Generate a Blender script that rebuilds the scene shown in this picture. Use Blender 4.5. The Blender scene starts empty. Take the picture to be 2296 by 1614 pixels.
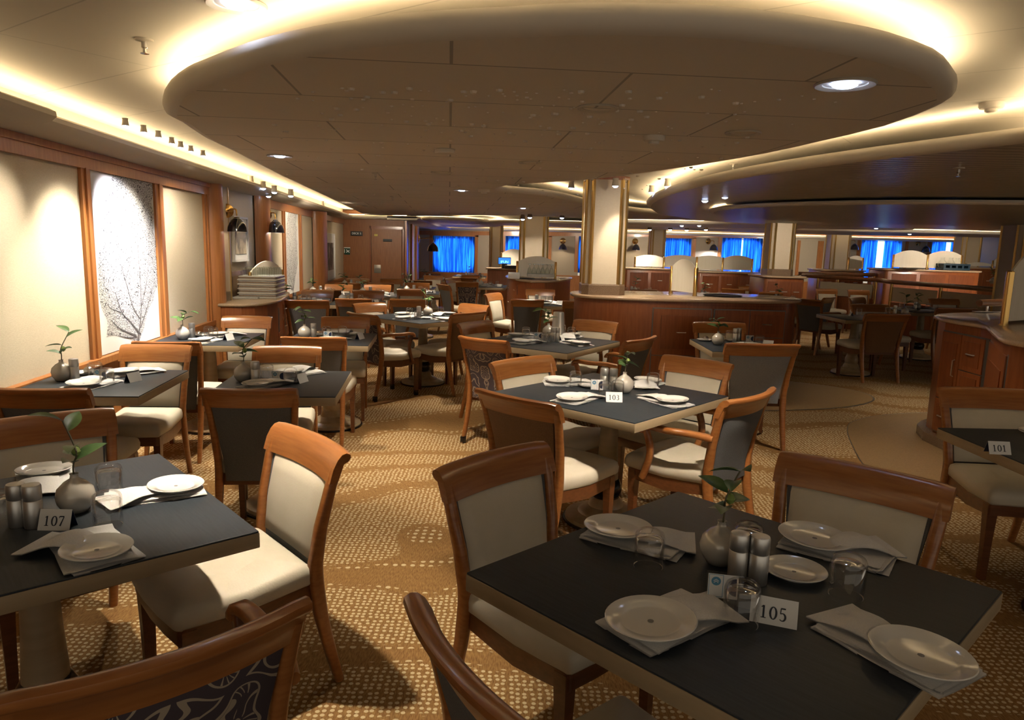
import bpy, math, random
from mathutils import Vector, Matrix
random.seed(7)
D = bpy.data
scn = bpy.context.scene
COL = scn.collection
R_ = math.radians
# ------------------------------------------------------------------ camera model (image 2296 x 1614)
F, P, RL, H = 1617.3, .1607, .0263, 1.566
def ray(x, y):
    mx, my = x-1148, y-807
    u = (mx*math.cos(RL)+my*math.sin(RL))/F; w = (-mx*math.sin(RL)+my*math.cos(RL))/F
    return Vector((u, math.cos(P)-w*math.sin(P), -math.sin(P)-w*math.cos(P)))
def sagf(y): return -.0007*max(0., y-6)**2            # the deck falls away slightly with distance
def sagc(y): return -.0065*(y-4)                      # and so does the ceiling
def atz(x, y, z, sag=None):
    d = ray(x, y); zz = z
    for k in range(25):
        t = (zz-H)/d.z; p = d*t+Vector((0, 0, H))
        if not sag: return p
        zz = .5*zz+.5*(z+sag(max(-5., min(p.y, 30))))
    return p
def aty(x, y, Y):
    d = ray(x, y); return d*(Y/d.y)+Vector((0, 0, H))
# ------------------------------------------------------------------ mesh builder
def cat(pts, n):
    """Catmull-Rom through pts (tuples), n steps per span"""
    out = []
    P_ = [Vector(p) for p in pts]
    for i in range(len(P_)-1):
        a, b, c, d = P_[max(i-1, 0)], P_[i], P_[i+1], P_[min(i+2, len(P_)-1)]
        for k in range(n):
            t = k/n
            out.append(.5*((2*b)+(c-a)*t+(2*a-5*b+4*c-d)*t*t+(3*b-a-3*c+d)*t*t*t))
    out.append(P_[-1]); return out
def lerp(a, b, t): return a+(b-a)*t
def interp(x, tab):
    if x <= tab[0][0]: return tab[0][1]
    for (a, va), (b, vb) in zip(tab, tab[1:]):
        if x <= b: return lerp(va, vb, (x-a)/(b-a))
    return tab[-1][1]
class MB:
    def __init__(s): s.v = []; s.f = []; s.m = []; s.X = None
    def add(s, vs, fs, mi=0):
        o = len(s.v)
        s.v += [tuple(s.X @ Vector(p)) if s.X else tuple(p) for p in vs]
        s.f += [tuple(i+o for i in f) for f in fs]; s.m += [mi]*len(fs); return s
    def loft(s, rings, closed=True, caps=True, mi=0):
        n = len(rings[0]); vs = [p for r in rings for p in r]; fs = []
        for j in range(len(rings)-1):
            for i in range(n if closed else n-1):
                k = (i+1) % n
                fs.append((j*n+i, j*n+k, (j+1)*n+k, (j+1)*n+i))
        if caps:
            fs.append(tuple(range(n-1, -1, -1))); fs.append(tuple((len(rings)-1)*n+i for i in range(n)))
        return s.add(vs, fs, mi)
    def box(s, x0, x1, y0, y1, z0, z1, mi=0):
        return s.loft([[(x0, y0, z), (x1, y0, z), (x1, y1, z), (x0, y1, z)] for z in (z0, z1)], mi=mi)
    def rbox(s, c, sz, r=.005, mi=0, n=3, vr=None):
        """box with rounded vertical edges (radius vr) and rounded top and bottom edges (r)"""
        hx, hy = sz[0]/2, sz[1]/2; vr = vr or r; rings = []
        for z, ins in ((0, r), (r*.3, r*.3), (r, 0), (sz[2]-r, 0), (sz[2]-r*.3, r*.3), (sz[2], r)):
            rings.append([(c[0]+p[0], c[1]+p[1], c[2]+z) for p in rrect(hx-ins, hy-ins, max(vr-ins, .0005), n)])
        return s.loft(rings, mi=mi)
    def lathe(s, prof, n=20, c=(0, 0, 0), mi=0, caps=True):
        return s.loft([[(c[0]+max(r, .0002)*math.cos(2*math.pi*i/n), c[1]+max(r, .0002)*math.sin(2*math.pi*i/n), c[2]+z) for i in range(n)] for r, z in prof], mi=mi, caps=caps)
    def tube(s, path, rad, n=8, mi=0, sec=None, up=(0, 0, 1)):
        """sweep a circle or a rectangle (sec=(w,h) or list) along path"""
        path = [Vector(p) for p in path]; rings = []
        for i, p in enumerate(path):
            t = (path[min(i+1, len(path)-1)]-path[max(i-1, 0)]).normalized()
            u = Vector(up)
            if abs(t.dot(u)) > .95: u = Vector((0, 1, 0)) if abs(t.y) < .9 else Vector((1, 0, 0))
            a = t.cross(u).normalized(); b = a.cross(t)
            if sec:
                w, h = sec[i] if isinstance(sec, list) else sec
                q = [(-w/2, -h/2), (w/2, -h/2), (w/2, h/2), (-w/2, h/2)]
                rings.append([p+a*x+b*y for x, y in rr4(q)])
            else:
                r = rad[i] if isinstance(rad, (list, tuple)) else rad
                rings.append([p+a*(r*math.cos(2*math.pi*k/n))+b*(r*math.sin(2*math.pi*k/n)) for k in range(n)])
        return s.loft(rings, mi=mi)
    def grid(s, fn, nu, nv, mi=0):
        vs = [fn(i/nu, j/nv) for j in range(nv+1) for i in range(nu+1)]
        fs = [(j*(nu+1)+i, j*(nu+1)+i+1, (j+1)*(nu+1)+i+1, (j+1)*(nu+1)+i) for j in range(nv) for i in range(nu)]
        return s.add(vs, fs, mi)
    def poly(s, pts, mi=0): return s.add(pts, [tuple(range(len(pts)))], mi)
    def build(s, name, mats, parent=None, smooth=True, ang=40, loc=None, rz=None):
        me = D.meshes.new(name); me.from_pydata(s.v, [], s.f); me.validate()
        for m in (mats if isinstance(mats, (list, tuple)) else [mats]): me.materials.append(m)
        if len(me.polygons) == len(s.m): me.polygons.foreach_set('material_index', s.m)
        import bmesh
        bm = bmesh.new(); bm.from_mesh(me); bmesh.ops.recalc_face_normals(bm, faces=bm.faces); bm.to_mesh(me); bm.free()
        if smooth:
            me.polygons.foreach_set('use_smooth', [True]*len(me.polygons)); me.set_sharp_from_angle(angle=R_(ang))
        o = D.objects.new(name, me); COL.objects.link(o)
        if parent: o.parent = parent
        if loc is not None: o.location = loc
        if rz is not None: o.rotation_euler.z = rz
        return o
def rr4(q):
    (x0, y0), (x1, y1) = q[0], q[2]; r = min(x1-x0, y1-y0)*.22
    return [(x0+r, y0), (x1-r, y0), (x1, y0+r), (x1, y1-r), (x1-r, y1), (x0+r, y1), (x0, y1-r), (x0, y0+r)]
def rrect(hx, hy, r, n=3):
    r = min(r, hx*.98, hy*.98); out = []
    for cx, cy, a0 in ((hx-r, hy-r, 0), (-hx+r, hy-r, 90), (-hx+r, -hy+r, 180), (hx-r, -hy+r, 270)):
        for k in range(n+1):
            a = R_(a0+90*k/n); out.append((cx+r*math.cos(a), cy+r*math.sin(a)))
    return out
def tag(o, label=None, cat_=None, group=None, kind=None):
    if label:
        for a, b in (('table 105', 'the dark front right table'), ('table 107', 'the front left table'), ('table 103', 'the middle table'), ('table 101', 'the right edge table'), ('the the', 'the')): label = label.replace(a, b)
        o['label'] = label
    if cat_: o['category'] = cat_
    if group: o['group'] = group
    if kind: o['kind'] = kind
    return o
def thing(name, label, cat_, loc=(0, 0, 0), rz=0, group=None):
    o = D.objects.new(name, None); COL.objects.link(o); o.location = loc; o.rotation_euler.z = rz
    o.empty_display_size = .05
    return tag(o, label, cat_, group)
KIDS = {}
def copy_tree(o, parent=None):
    c = o.copy(); COL.objects.link(c)
    if parent: c.parent = parent
    for ch in o.children: copy_tree(ch, c)
    return c
PROTO = {}; USED = set()
def inst(key, maker, label, cat_, loc, rz=0, group=None, scale=None, tilt=None):
    """first use places the prototype itself, later uses place copies"""
    if key not in PROTO: PROTO[key] = maker()
    o = PROTO[key]
    if key in USED: o = copy_tree(o)
    USED.add(key)
    o.location = loc; o.rotation_euler = (tilt[0] if tilt else 0, tilt[1] if tilt else 0, rz)
    o.scale = scale or (1, 1, 1)
    for k in ('label', 'category', 'group'):
        if k in o: del o[k]
    return tag(o, label, cat_, group)
def struct(name, mb, m, parent=None, smooth=False, **k):
    o = mb.build(name, m, parent, smooth=smooth, **k)
    if not parent: o['kind'] = 'structure'
    return o
# ------------------------------------------------------------------ materials
def nt(name):
    m = D.materials.new(name); m.use_nodes = True
    n = m.node_tree; return m, n, n.nodes['Principled BSDF']
def N(n, t, **k):
    x = n.nodes.new(t)
    for a, b in k.items():
        if a.startswith('i_'): x.inputs[a[2:].replace('_', ' ')].default_value = b
        else: setattr(x, a, b)
    return x
def c4(c): return (c[0], c[1], c[2], 1)
def srgb(r, g, b):
    f = lambda v: (v/255/12.92) if v/255 <= .04045 else ((v/255+.055)/1.055)**2.4
    return (f(r), f(g), f(b))
def mat(name, col, rough=.5, metal=0., col2=None, scale=8., stretch=(1, 1, 1), detail=4, bump=0., bscale=None, coat=0., spec=None, emis=None, estr=0., coords='Object', ramp=(.35, .65)):
    m, n, b = nt(name); L = n.links
    b.inputs['Base Color'].default_value = c4(col); b.inputs['Roughness'].default_value = rough; b.inputs['Metallic'].default_value = metal
    if coat: b.inputs['Coat Weight'].default_value = coat; b.inputs['Coat Roughness'].default_value = .12
    if spec is not None: b.inputs['Specular IOR Level'].default_value = spec
    if emis: b.inputs['Emission Color'].default_value = c4(emis); b.inputs['Emission Strength'].default_value = estr
    if col2 or bump:
        tc = N(n, 'ShaderNodeTexCoord'); mp = N(n, 'ShaderNodeMapping'); mp.inputs['Scale'].default_value = stretch
        L.new(tc.outputs[coords], mp.inputs['Vector'])
        nz = N(n, 'ShaderNodeTexNoise', i_Scale=scale, i_Detail=detail); L.new(mp.outputs[0], nz.inputs['Vector'])
        if col2:
            r = N(n, 'ShaderNodeValToRGB'); r.color_ramp.elements[0].color = c4(col); r.color_ramp.elements[1].color = c4(col2)
            r.color_ramp.elements[0].position, r.color_ramp.elements[1].position = ramp
            L.new(nz.outputs['Fac'], r.inputs[0]); L.new(r.outputs[0], b.inputs['Base Color'])
        if bump:
            nb = nz
            if bscale: nb = N(n, 'ShaderNodeTexNoise', i_Scale=bscale, i_Detail=3); L.new(mp.outputs[0], nb.inputs['Vector'])
            bp = N(n, 'ShaderNodeBump', i_Strength=bump, i_Distance=.01); L.new(nb.outputs['Fac'], bp.inputs['Height']); L.new(bp.outputs[0], b.inputs['Normal'])
    return m
def emit(name, col, s):
    m, n, b = nt(name); n.nodes.remove(b)
    e = N(n, 'ShaderNodeEmission', i_Strength=s); e.inputs['Color'].default_value = c4(col)
    n.links.new(e.outputs[0], n.nodes['Material Output'].inputs[0]); return m
def glassmat(name, tint=(.96, .97, .97), k=1.0, gl=(1, 1, 1)):
    m, n, b = nt(name); n.nodes.remove(b); L = n.links
    t = N(n, 'ShaderNodeBsdfTransparent'); t.inputs[0].default_value = c4(tint)
    g = N(n, 'ShaderNodeBsdfGlossy', i_Roughness=.03); g.inputs[0].default_value = c4(gl)
    lw = N(n, 'ShaderNodeLayerWeight', i_Blend=.22); mu = N(n, 'ShaderNodeMath', operation='MULTIPLY_ADD'); mu.inputs[1].default_value = .75*k; mu.inputs[2].default_value = .05
    L.new(lw.outputs['Fresnel'], mu.inputs[0])
    mx = N(n, 'ShaderNodeMixShader'); L.new(mu.outputs[0], mx.inputs[0]); L.new(t.outputs[0], mx.inputs[1]); L.new(g.outputs[0], mx.inputs[2])
    L.new(mx.outputs[0], n.nodes['Material Output'].inputs[0]); return m
M = {}
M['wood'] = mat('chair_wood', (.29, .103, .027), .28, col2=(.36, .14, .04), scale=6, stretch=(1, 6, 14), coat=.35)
M['wood_dark'] = mat('chair_wood_shadow', (.12, .04, .013), .3, col2=(.16, .055, .019), scale=6, stretch=(1, 6, 14), coat=.2)  # darker wood for seat frames, front legs and patterned armchair posts
M['wallwood'] = mat('wall_trim_wood', (.36, .135, .038), .35, col2=(.43, .175, .055), scale=4, stretch=(12, 12, 1), coat=.2)
M['endwood'] = mat('end_wall_wood', (.22, .078, .022), .45, col2=(.28, .105, .032), scale=5, stretch=(14, 14, 1))
M['cherry'] = mat('counter_cherry', (.23, .066, .02), .3, col2=(.29, .09, .03), scale=5, stretch=(10, 10, 1), coat=.25)
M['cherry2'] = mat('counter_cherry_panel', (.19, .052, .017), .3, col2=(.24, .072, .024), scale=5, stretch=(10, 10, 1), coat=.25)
M['cream'] = mat('cream_leather', (.60, .545, .43), .42, col2=(.66, .60, .49), scale=5, bump=.06, bscale=160)
M['fab_dark'] = mat('charcoal_fabric', (.085, .085, .088), .85, col2=(.11, .11, .112), scale=220, bump=.15)
M['fab_blue'] = mat('blue_grey_fabric', (.20, .215, .25), .85, col2=(.26, .275, .31), scale=240, bump=.15)
M['fab_brown'] = mat('brown_fabric', (.16, .085, .04), .8, col2=(.2, .11, .055), scale=200, bump=.12)
M['black'] = mat('black_lacquer', (.012, .011, .011), .25)
M['blackmat'] = mat('black_plastic', (.015, .015, .016), .5)
M['tabletop'] = mat('slate_laminate', (.022, .028, .036), .45, col2=(.03, .037, .047), scale=7, stretch=(1.5, 22, 1), spec=.26)
M['tan'] = mat('tan_edge', (.33, .25, .15), .45, col2=(.38, .29, .18), scale=4, stretch=(1, 1, 8))
M['stonebase'] = mat('tan_stone_base', (.42, .32, .19), .3, col2=(.5, .4, .26), scale=18, coat=.3)
M['steel'] = mat('brushed_steel', (.68, .67, .65), .38, .9, col2=(.58, .57, .55), scale=20, stretch=(1, 1, .05))
M['chrome'] = mat('chrome', (.8, .8, .8), .12, 1.0)
M['brass'] = mat('brass', (.72, .46, .16), .22, 1.0)
M['gold'] = mat('gold_trim', (.62, .42, .16), .3, .9)
M['china'] = mat('white_china', (.84, .82, .77), .12, coat=.5)
M['linen'] = mat('white_linen', (.80, .79, .78), .85, col2=(.74, .73, .72), scale=260, bump=.12)
M['emblem'] = mat('grey_emblem', (.16, .16, .17), .5)
M['vase'] = mat('pearl_ceramic', (.60, .56, .49), .22, .15, coat=.6)
M['leaf'] = mat('leaf_green', (.05, .10, .035), .35, col2=(.09, .16, .05), scale=30)
M['stem'] = mat('stem_brown', (.10, .09, .05), .6)
M['bud'] = mat('bud_green', (.22, .3, .08), .4)
M['card'] = mat('white_card', (.82, .81, .79), .6)
M['navy'] = mat('navy_print', (.012, .022, .07), .6)
M['ink'] = mat('dark_ink', (.02, .025, .04), .6)
M['logo'] = mat('blue_print', (.10, .30, .48), .5)
M['glass'] = glassmat('clear_glass', (.985, .985, .985), .55)
M['frost'] = mat('frosted_glass', (.78, .71, .58), .55, col2=(.84, .77, .65), scale=7, stretch=(25, 25, .4))
M['acrylic'] = glassmat('acrylic', (.93, .94, .95), .5)
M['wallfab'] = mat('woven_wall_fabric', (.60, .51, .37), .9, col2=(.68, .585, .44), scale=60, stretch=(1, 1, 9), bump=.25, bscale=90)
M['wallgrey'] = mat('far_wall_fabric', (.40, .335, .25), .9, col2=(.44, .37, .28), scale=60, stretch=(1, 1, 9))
M['colm'] = mat('cream_column_cover', (.66, .55, .41), .6, col2=(.70, .59, .45), scale=50, stretch=(1, 1, 6))
M['white'] = mat('white_board', (.80, .79, .77), .7)
M['granite'] = mat('speckled_granite', (.30, .21, .13), .18, col2=(.46, .34, .22), scale=160, coat=.3, detail=6)
M['granite2'] = mat('pink_granite', (.42, .29, .19), .16, col2=(.52, .37, .25), scale=170, coat=.4, detail=6)
M['plinth'] = mat('brown_granite', (.16, .10, .06), .25, col2=(.24, .16, .1), scale=150)
M['inlay'] = mat('tan_floor_inlay', (.27, .165, .07), .45, col2=(.35, .225, .105), scale=120, detail=5)
M['pewter'] = mat('pewter_trim', (.20, .20, .20), .35, .8)
M['lens'] = emit('lit_lens', (.55, .68, 1.0), 16)
M['lens_off_glow'] = mat('unlit_lens_added_glow', (.75, .72, .66), .25, emis=(1, .95, .85), estr=.7)  # emission added so that unlit downlights stay visible
M['fixture'] = mat('white_fixture', (.55, .49, .40), .45)
M['brassfix'] = mat('bronze_fixture', (.18, .12, .07), .35, .7)
M['cove'] = emit('cove_strip', (1.0, .79, .48), 20)
M['trayplastic'] = mat('grey_tray', (.36, .34, .31), .5, col2=(.42, .4, .36), scale=12)
M['palegreen'] = glassmat('stacked_glass', (.97, .98, .97), .45, (.95, 1, .97))
M['pane'] = emit('bright_window_pane', (.22, .55, 1.0), 5.)
M['screen'] = emit('screen_glow', (.03, .16, .75), 1.6)
M['screentext'] = emit('screen_text', (.2, .75, 1.0), 2.4)
M['cratepl'] = mat('blue_crate_plastic', (.012, .035, .06), .45)
M['redwood'] = mat('handrail_wood', (.13, .045, .016), .28, col2=(.17, .06, .022), scale=5, stretch=(4, 4, 4), coat=.3)
M['green'] = emit('green_led', (.1, 1, .2), 2)
M['exit'] = mat('dark_green_sign', (.01, .05, .03), .5)
M['yellow'] = mat('yellow_label', (.6, .45, .1), .6)
M['greyplate'] = mat('grey_plate', (.28, .25, .21), .35, .5)
M['bulb'] = emit('lamp_bulb', (1, .85, .62), 30)
M['shadein'] = mat('white_enamel', (.85, .83, .78), .4)
M['bluegloss'] = mat('midnight_enamel', (.006, .007, .012), .08, coat=1)

def curtain_mat():
    m, n, b = nt('blue_curtain'); n.nodes.remove(b); L = n.links
    tr = N(n, 'ShaderNodeBsdfTranslucent'); tr.inputs[0].default_value = (.10, .38, .95, 1)
    df = N(n, 'ShaderNodeBsdfDiffuse'); df.inputs[0].default_value = (.02, .09, .32, 1)
    tc = N(n, 'ShaderNodeTexCoord'); mp = N(n, 'ShaderNodeMapping'); mp.inputs['Scale'].default_value = (9, 9, .5)
    nz = N(n, 'ShaderNodeTexNoise', i_Scale=2.2, i_Detail=5); L.new(tc.outputs['Object'], mp.inputs[0]); L.new(mp.outputs[0], nz.inputs['Vector'])
    r = N(n, 'ShaderNodeValToRGB'); r.color_ramp.elements[0].color = (.012, .075, .42, 1); r.color_ramp.elements[1].color = (.05, .27, 1, 1)  # dark and bright streaks paint fold shading into the curtain colour
    r.color_ramp.elements[0].position = .42; r.color_ramp.elements[1].position = .62
    L.new(nz.outputs['Fac'], r.inputs[0]); L.new(r.outputs[0], tr.inputs[0])
    mx = N(n, 'ShaderNodeMixShader'); mx.inputs[0].default_value = .72
    L.new(df.outputs[0], mx.inputs[1]); L.new(tr.outputs[0], mx.inputs[2]); L.new(mx.outputs[0], n.nodes['Material Output'].inputs[0]); return m
M['curtain'] = curtain_mat()

def carpet_mat():
    m, n, b = nt('swirl_dot_carpet'); L = n.links
    b.inputs['Roughness'].default_value = .95; b.inputs['Specular IOR Level'].default_value = .1
    tc = N(n, 'ShaderNodeTexCoord')
    def math_(op, a, bb=None, c=None):
        x = N(n, 'ShaderNodeMath', operation=op)
        for i, v in enumerate((a, bb, c)):
            if v is None: continue
            if isinstance(v, (int, float)): x.inputs[i].default_value = v
            else: L.new(v, x.inputs[i])
        return x.outputs[0]
    wn = N(n, 'ShaderNodeTexNoise', i_Scale=.55, i_Detail=1.5); L.new(tc.outputs['Object'], wn.inputs['Vector'])
    w1 = N(n, 'ShaderNodeVectorMath', operation='SUBTRACT'); w1.inputs[1].default_value = (.5, .5, .5); L.new(wn.outputs['Color'], w1.inputs[0])
    w2 = N(n, 'ShaderNodeVectorMath', operation='SCALE'); w2.inputs['Scale'].default_value = 2.2; L.new(w1.outputs[0], w2.inputs[0])
    w3 = N(n, 'ShaderNodeVectorMath', operation='ADD'); L.new(tc.outputs['Object'], w3.inputs[0]); L.new(w2.outputs[0], w3.inputs[1])
    wav = N(n, 'ShaderNodeTexWave', wave_type='RINGS', rings_direction='Z', i_Scale=.42, i_Distortion=0.); L.new(w3.outputs[0], wav.inputs['Vector'])
    # dots in rows
    small = N(n, 'ShaderNodeVectorMath', operation='SCALE'); small.inputs['Scale'].default_value = .12; L.new(w1.outputs[0], small.inputs[0])
    dv = N(n, 'ShaderNodeVectorMath', operation='ADD'); L.new(tc.outputs['Object'], dv.inputs[0]); L.new(small.outputs[0], dv.inputs[1])
    vo = N(n, 'ShaderNodeTexVoronoi', voronoi_dimensions='2D', feature='F1', i_Scale=38., i_Randomness=.36); L.new(dv.outputs[0], vo.inputs['Vector'])
    dots = N(n, 'ShaderNodeMapRange'); dots.inputs['From Min'].default_value = .33; dots.inputs['From Max'].default_value = .27; L.new(vo.outputs['Distance'], dots.inputs['Value'])
    inz = N(n, 'ShaderNodeMapRange'); inz.inputs['From Min'].default_value = .80; inz.inputs['From Max'].default_value = .77; L.new(wav.outputs['Fac'], inz.inputs['Value'])
    d1 = math_('MULTIPLY', dots.outputs[0], inz.outputs[0])
    # line of bigger dots inside the plain bands
    vo2 = N(n, 'ShaderNodeTexVoronoi', voronoi_dimensions='2D', feature='F1', i_Scale=22., i_Randomness=.12); L.new(dv.outputs[0], vo2.inputs['Vector'])
    dot2 = N(n, 'ShaderNodeMapRange'); dot2.inputs['From Min'].default_value = .30; dot2.inputs['From Max'].default_value = .24; L.new(vo2.outputs['Distance'], dot2.inputs['Value'])
    ln = math_('COMPARE', wav.outputs['Fac'], .89, .028)
    d2 = math_('MULTIPLY', dot2.outputs[0], ln)
    dd = math_('MAXIMUM', d1, d2)
    mp = N(n, 'ShaderNodeMapping'); mp.inputs['Scale'].default_value = (260, 34, 1); mp.inputs['Rotation'].default_value = (0, 0, .25); L.new(tc.outputs['Object'], mp.inputs[0])
    st = N(n, 'ShaderNodeTexNoise', i_Scale=1., i_Detail=3); L.new(mp.outputs[0], st.inputs['Vector'])
    base = N(n, 'ShaderNodeValToRGB'); base.color_ramp.elements[0].color = (.175, .088, .03, 1); base.color_ramp.elements[1].color = (.34, .195, .075, 1)
    base.color_ramp.elements[0].position = .3; base.color_ramp.elements[1].position = .7; L.new(st.outputs['Fac'], base.inputs[0])
    mx = N(n, 'ShaderNodeMix', data_type='RGBA'); L.new(dd, mx.inputs['Factor']); L.new(base.outputs[0], mx.inputs['A']); mx.inputs['B'].default_value = (.56, .44, .27, 1)
    L.new(mx.outputs['Result'], b.inputs['Base Color'])
    bp = N(n, 'ShaderNodeBump', i_Strength=.25, i_Distance=.004); L.new(dd, bp.inputs['Height']); L.new(bp.outputs[0], b.inputs['Normal'])
    return m
M['carpet'] = carpet_mat()

def ceil_mat(name, col, bw=1.15, rh=.62, rot=.62, seam=.35, rough=.75, mortar=.006):
    m, n, b = nt(name); L = n.links; b.inputs['Roughness'].default_value = rough
    tc = N(n, 'ShaderNodeTexCoord'); mp = N(n, 'ShaderNodeMapping'); mp.inputs['Rotation'].default_value = (0, 0, rot); L.new(tc.outputs['Object'], mp.inputs[0])
    br = N(n, 'ShaderNodeTexBrick', i_Scale=1., i_Mortar_Size=mortar, i_Mortar_Smooth=.2, i_Brick_Width=bw, i_Row_Height=rh)
    br.inputs['Color1'].default_value = c4(col); br.inputs['Color2'].default_value = c4([c*.96 for c in col]); br.inputs['Mortar'].default_value = c4([c*seam for c in col])
    L.new(mp.outputs[0], br.inputs['Vector'])
    L.new(br.outputs['Color'], b.inputs['Base Color'])
    return m
M['ceil'] = ceil_mat('upper_ceiling_panels', (.63, .575, .49), seam=.72, bw=2.2, rh=.6, mortar=.004)
M['ceil1'] = ceil_mat('lowered_ceiling_panels', (.80, .725, .62), seam=.5, bw=1.2, rh=.62, rot=-.09)
M['rim'] = mat('ceiling_rim', (.72, .65, .555), .6)
M['soffit'] = mat('soffit_paint', (.55, .49, .40), .6)
def slat_mat():
    m, n, b = nt('metal_slat_ceiling'); L = n.links
    b.inputs['Metallic'].default_value = .25; b.inputs['Roughness'].default_value = .36
    tc = N(n, 'ShaderNodeTexCoord'); mp = N(n, 'ShaderNodeMapping'); L.new(tc.outputs['Object'], mp.inputs[0])
    wv = N(n, 'ShaderNodeTexWave', wave_type='BANDS', bands_direction='Y', i_Scale=3.2); L.new(mp.outputs[0], wv.inputs['Vector'])
    r = N(n, 'ShaderNodeValToRGB'); r.color_ramp.elements[0].color = (.2, .175, .14, 1); r.color_ramp.elements[1].color = (.5, .44, .35, 1); r.color_ramp.elements[0].position = 0; r.color_ramp.elements[1].position = .16
    L.new(wv.outputs['Fac'], r.inputs[0]); L.new(r.outputs[0], b.inputs['Base Color'])
    bp = N(n, 'ShaderNodeBump', i_Strength=.3, i_Distance=.01); L.new(wv.outputs['Fac'], bp.inputs['Height']); L.new(bp.outputs[0], b.inputs['Normal'])
    return m
M['slat'] = slat_mat()
def pattern_mat():
    """dark plum upholstery with a pale embroidered scroll and fan pattern"""
    m, n, b = nt('scroll_pattern_fabric'); L = n.links; b.inputs['Roughness'].default_value = .85
    tc = N(n, 'ShaderNodeTexCoord'); sx = N(n, 'ShaderNodeSeparateXYZ'); L.new(tc.outputs['Object'], sx.inputs[0])
    ax = N(n, 'ShaderNodeMath', operation='ABSOLUTE'); L.new(sx.outputs['X'], ax.inputs[0])
    cb = N(n, 'ShaderNodeCombineXYZ'); L.new(ax.outputs[0], cb.inputs[0]); L.new(sx.outputs['Z'], cb.inputs[1])
    nz = N(n, 'ShaderNodeTexNoise', noise_dimensions='2D', i_Scale=7., i_Detail=1.); L.new(cb.outputs[0], nz.inputs['Vector'])
    sc = N(n, 'ShaderNodeVectorMath', operation='SCALE'); sc.inputs['Scale'].default_value = .16; L.new(nz.outputs['Color'], sc.inputs[0])
    ad = N(n, 'ShaderNodeVectorMath', operation='ADD'); L.new(cb.outputs[0], ad.inputs[0]); L.new(sc.outputs[0], ad.inputs[1])
    vo = N(n, 'ShaderNodeTexVoronoi', voronoi_dimensions='2D', feature='F1', i_Scale=6.2, i_Randomness=.5); L.new(ad.outputs[0], vo.inputs['Vector'])
    def mth(op, a, c=None):
        x = N(n, 'ShaderNodeMath', operation=op); L.new(a, x.inputs[0])
        if c is not None:
            if isinstance(c, (int, float)): x.inputs[1].default_value = c
            else: L.new(c, x.inputs[1])
        return x.outputs[0]
    rings = mth('GREATER_THAN', mth('SINE', mth('MULTIPLY', vo.outputs['Distance'], 24.)), .86)
    # petals round each centre
    sub = N(n, 'ShaderNodeVectorMath', operation='SUBTRACT'); L.new(ad.outputs[0], sub.inputs[0]); L.new(vo.outputs['Position'], sub.inputs[1])
    s2 = N(n, 'ShaderNodeSeparateXYZ'); L.new(sub.outputs[0], s2.inputs[0])
    at = N(n, 'ShaderNodeMath', operation='ARCTAN2'); L.new(s2.outputs['Y'], at.inputs[0]); L.new(s2.outputs['X'], at.inputs[1])
    pet = mth('GREATER_THAN', mth('ABSOLUTE', mth('SINE', mth('MULTIPLY', at.outputs[0], 7.))), .93)
    zone = mth('MULTIPLY', mth('GREATER_THAN', vo.outputs['Distance'], .12), mth('LESS_THAN', vo.outputs['Distance'], .30))
    fac = mth('MAXIMUM', rings, mth('MULTIPLY', pet, zone))
    mx = N(n, 'ShaderNodeMix', data_type='RGBA'); L.new(fac, mx.inputs['Factor']); mx.inputs['A'].default_value = (.055, .04, .05, 1); mx.inputs['B'].default_value = (.34, .28, .21, 1)
    L.new(mx.outputs['Result'], b.inputs['Base Color']); return m
M['pattern'] = pattern_mat()
def lace_mat():
    m, n, b = nt('sea_fan_lace_print'); L = n.links; n.nodes.remove(b)
    tc = N(n, 'ShaderNodeTexCoord')
    nz = N(n, 'ShaderNodeTexNoise', i_Scale=9., i_Detail=2); L.new(tc.outputs['Object'], nz.inputs['Vector'])
    a = N(n, 'ShaderNodeVectorMath', operation='SCALE'); a.inputs['Scale'].default_value = .05; L.new(nz.outputs['Color'], a.inputs[0])
    ad = N(n, 'ShaderNodeVectorMath', operation='ADD'); L.new(tc.outputs['Object'], ad.inputs[0]); L.new(a.outputs[0], ad.inputs[1])
    vo = N(n, 'ShaderNodeTexVoronoi', feature='DISTANCE_TO_EDGE', i_Scale=62.); L.new(ad.outputs[0], vo.inputs['Vector'])
    lt = N(n, 'ShaderNodeMapRange'); lt.inputs['From Min'].default_value = .085; lt.inputs['From Max'].default_value = .035; L.new(vo.outputs['Distance'], lt.inputs['Value'])
    t = N(n, 'ShaderNodeBsdfTransparent'); d = N(n, 'ShaderNodeBsdfDiffuse'); d.inputs[0].default_value = (.10, .095, .10, 1)
    mx = N(n, 'ShaderNodeMixShader'); L.new(lt.outputs[0], mx.inputs[0]); L.new(t.outputs[0], mx.inputs[1]); L.new(d.outputs[0], mx.inputs[2])
    L.new(mx.outputs[0], n.nodes['Material Output'].inputs[0]); return m
M['lace'] = lace_mat()
M['printgrey'] = mat('print_grey', (.10, .09, .09), .8)
M['art_a'] = mat('abstract_print', (.10, .085, .07), .6, col2=(.42, .36, .26), scale=5, detail=3, ramp=(.42, .58))
M['art_b'] = mat('grey_wave_print', (.10, .09, .09), .6, col2=(.34, .30, .27), scale=4, detail=3, ramp=(.45, .55))
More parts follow.
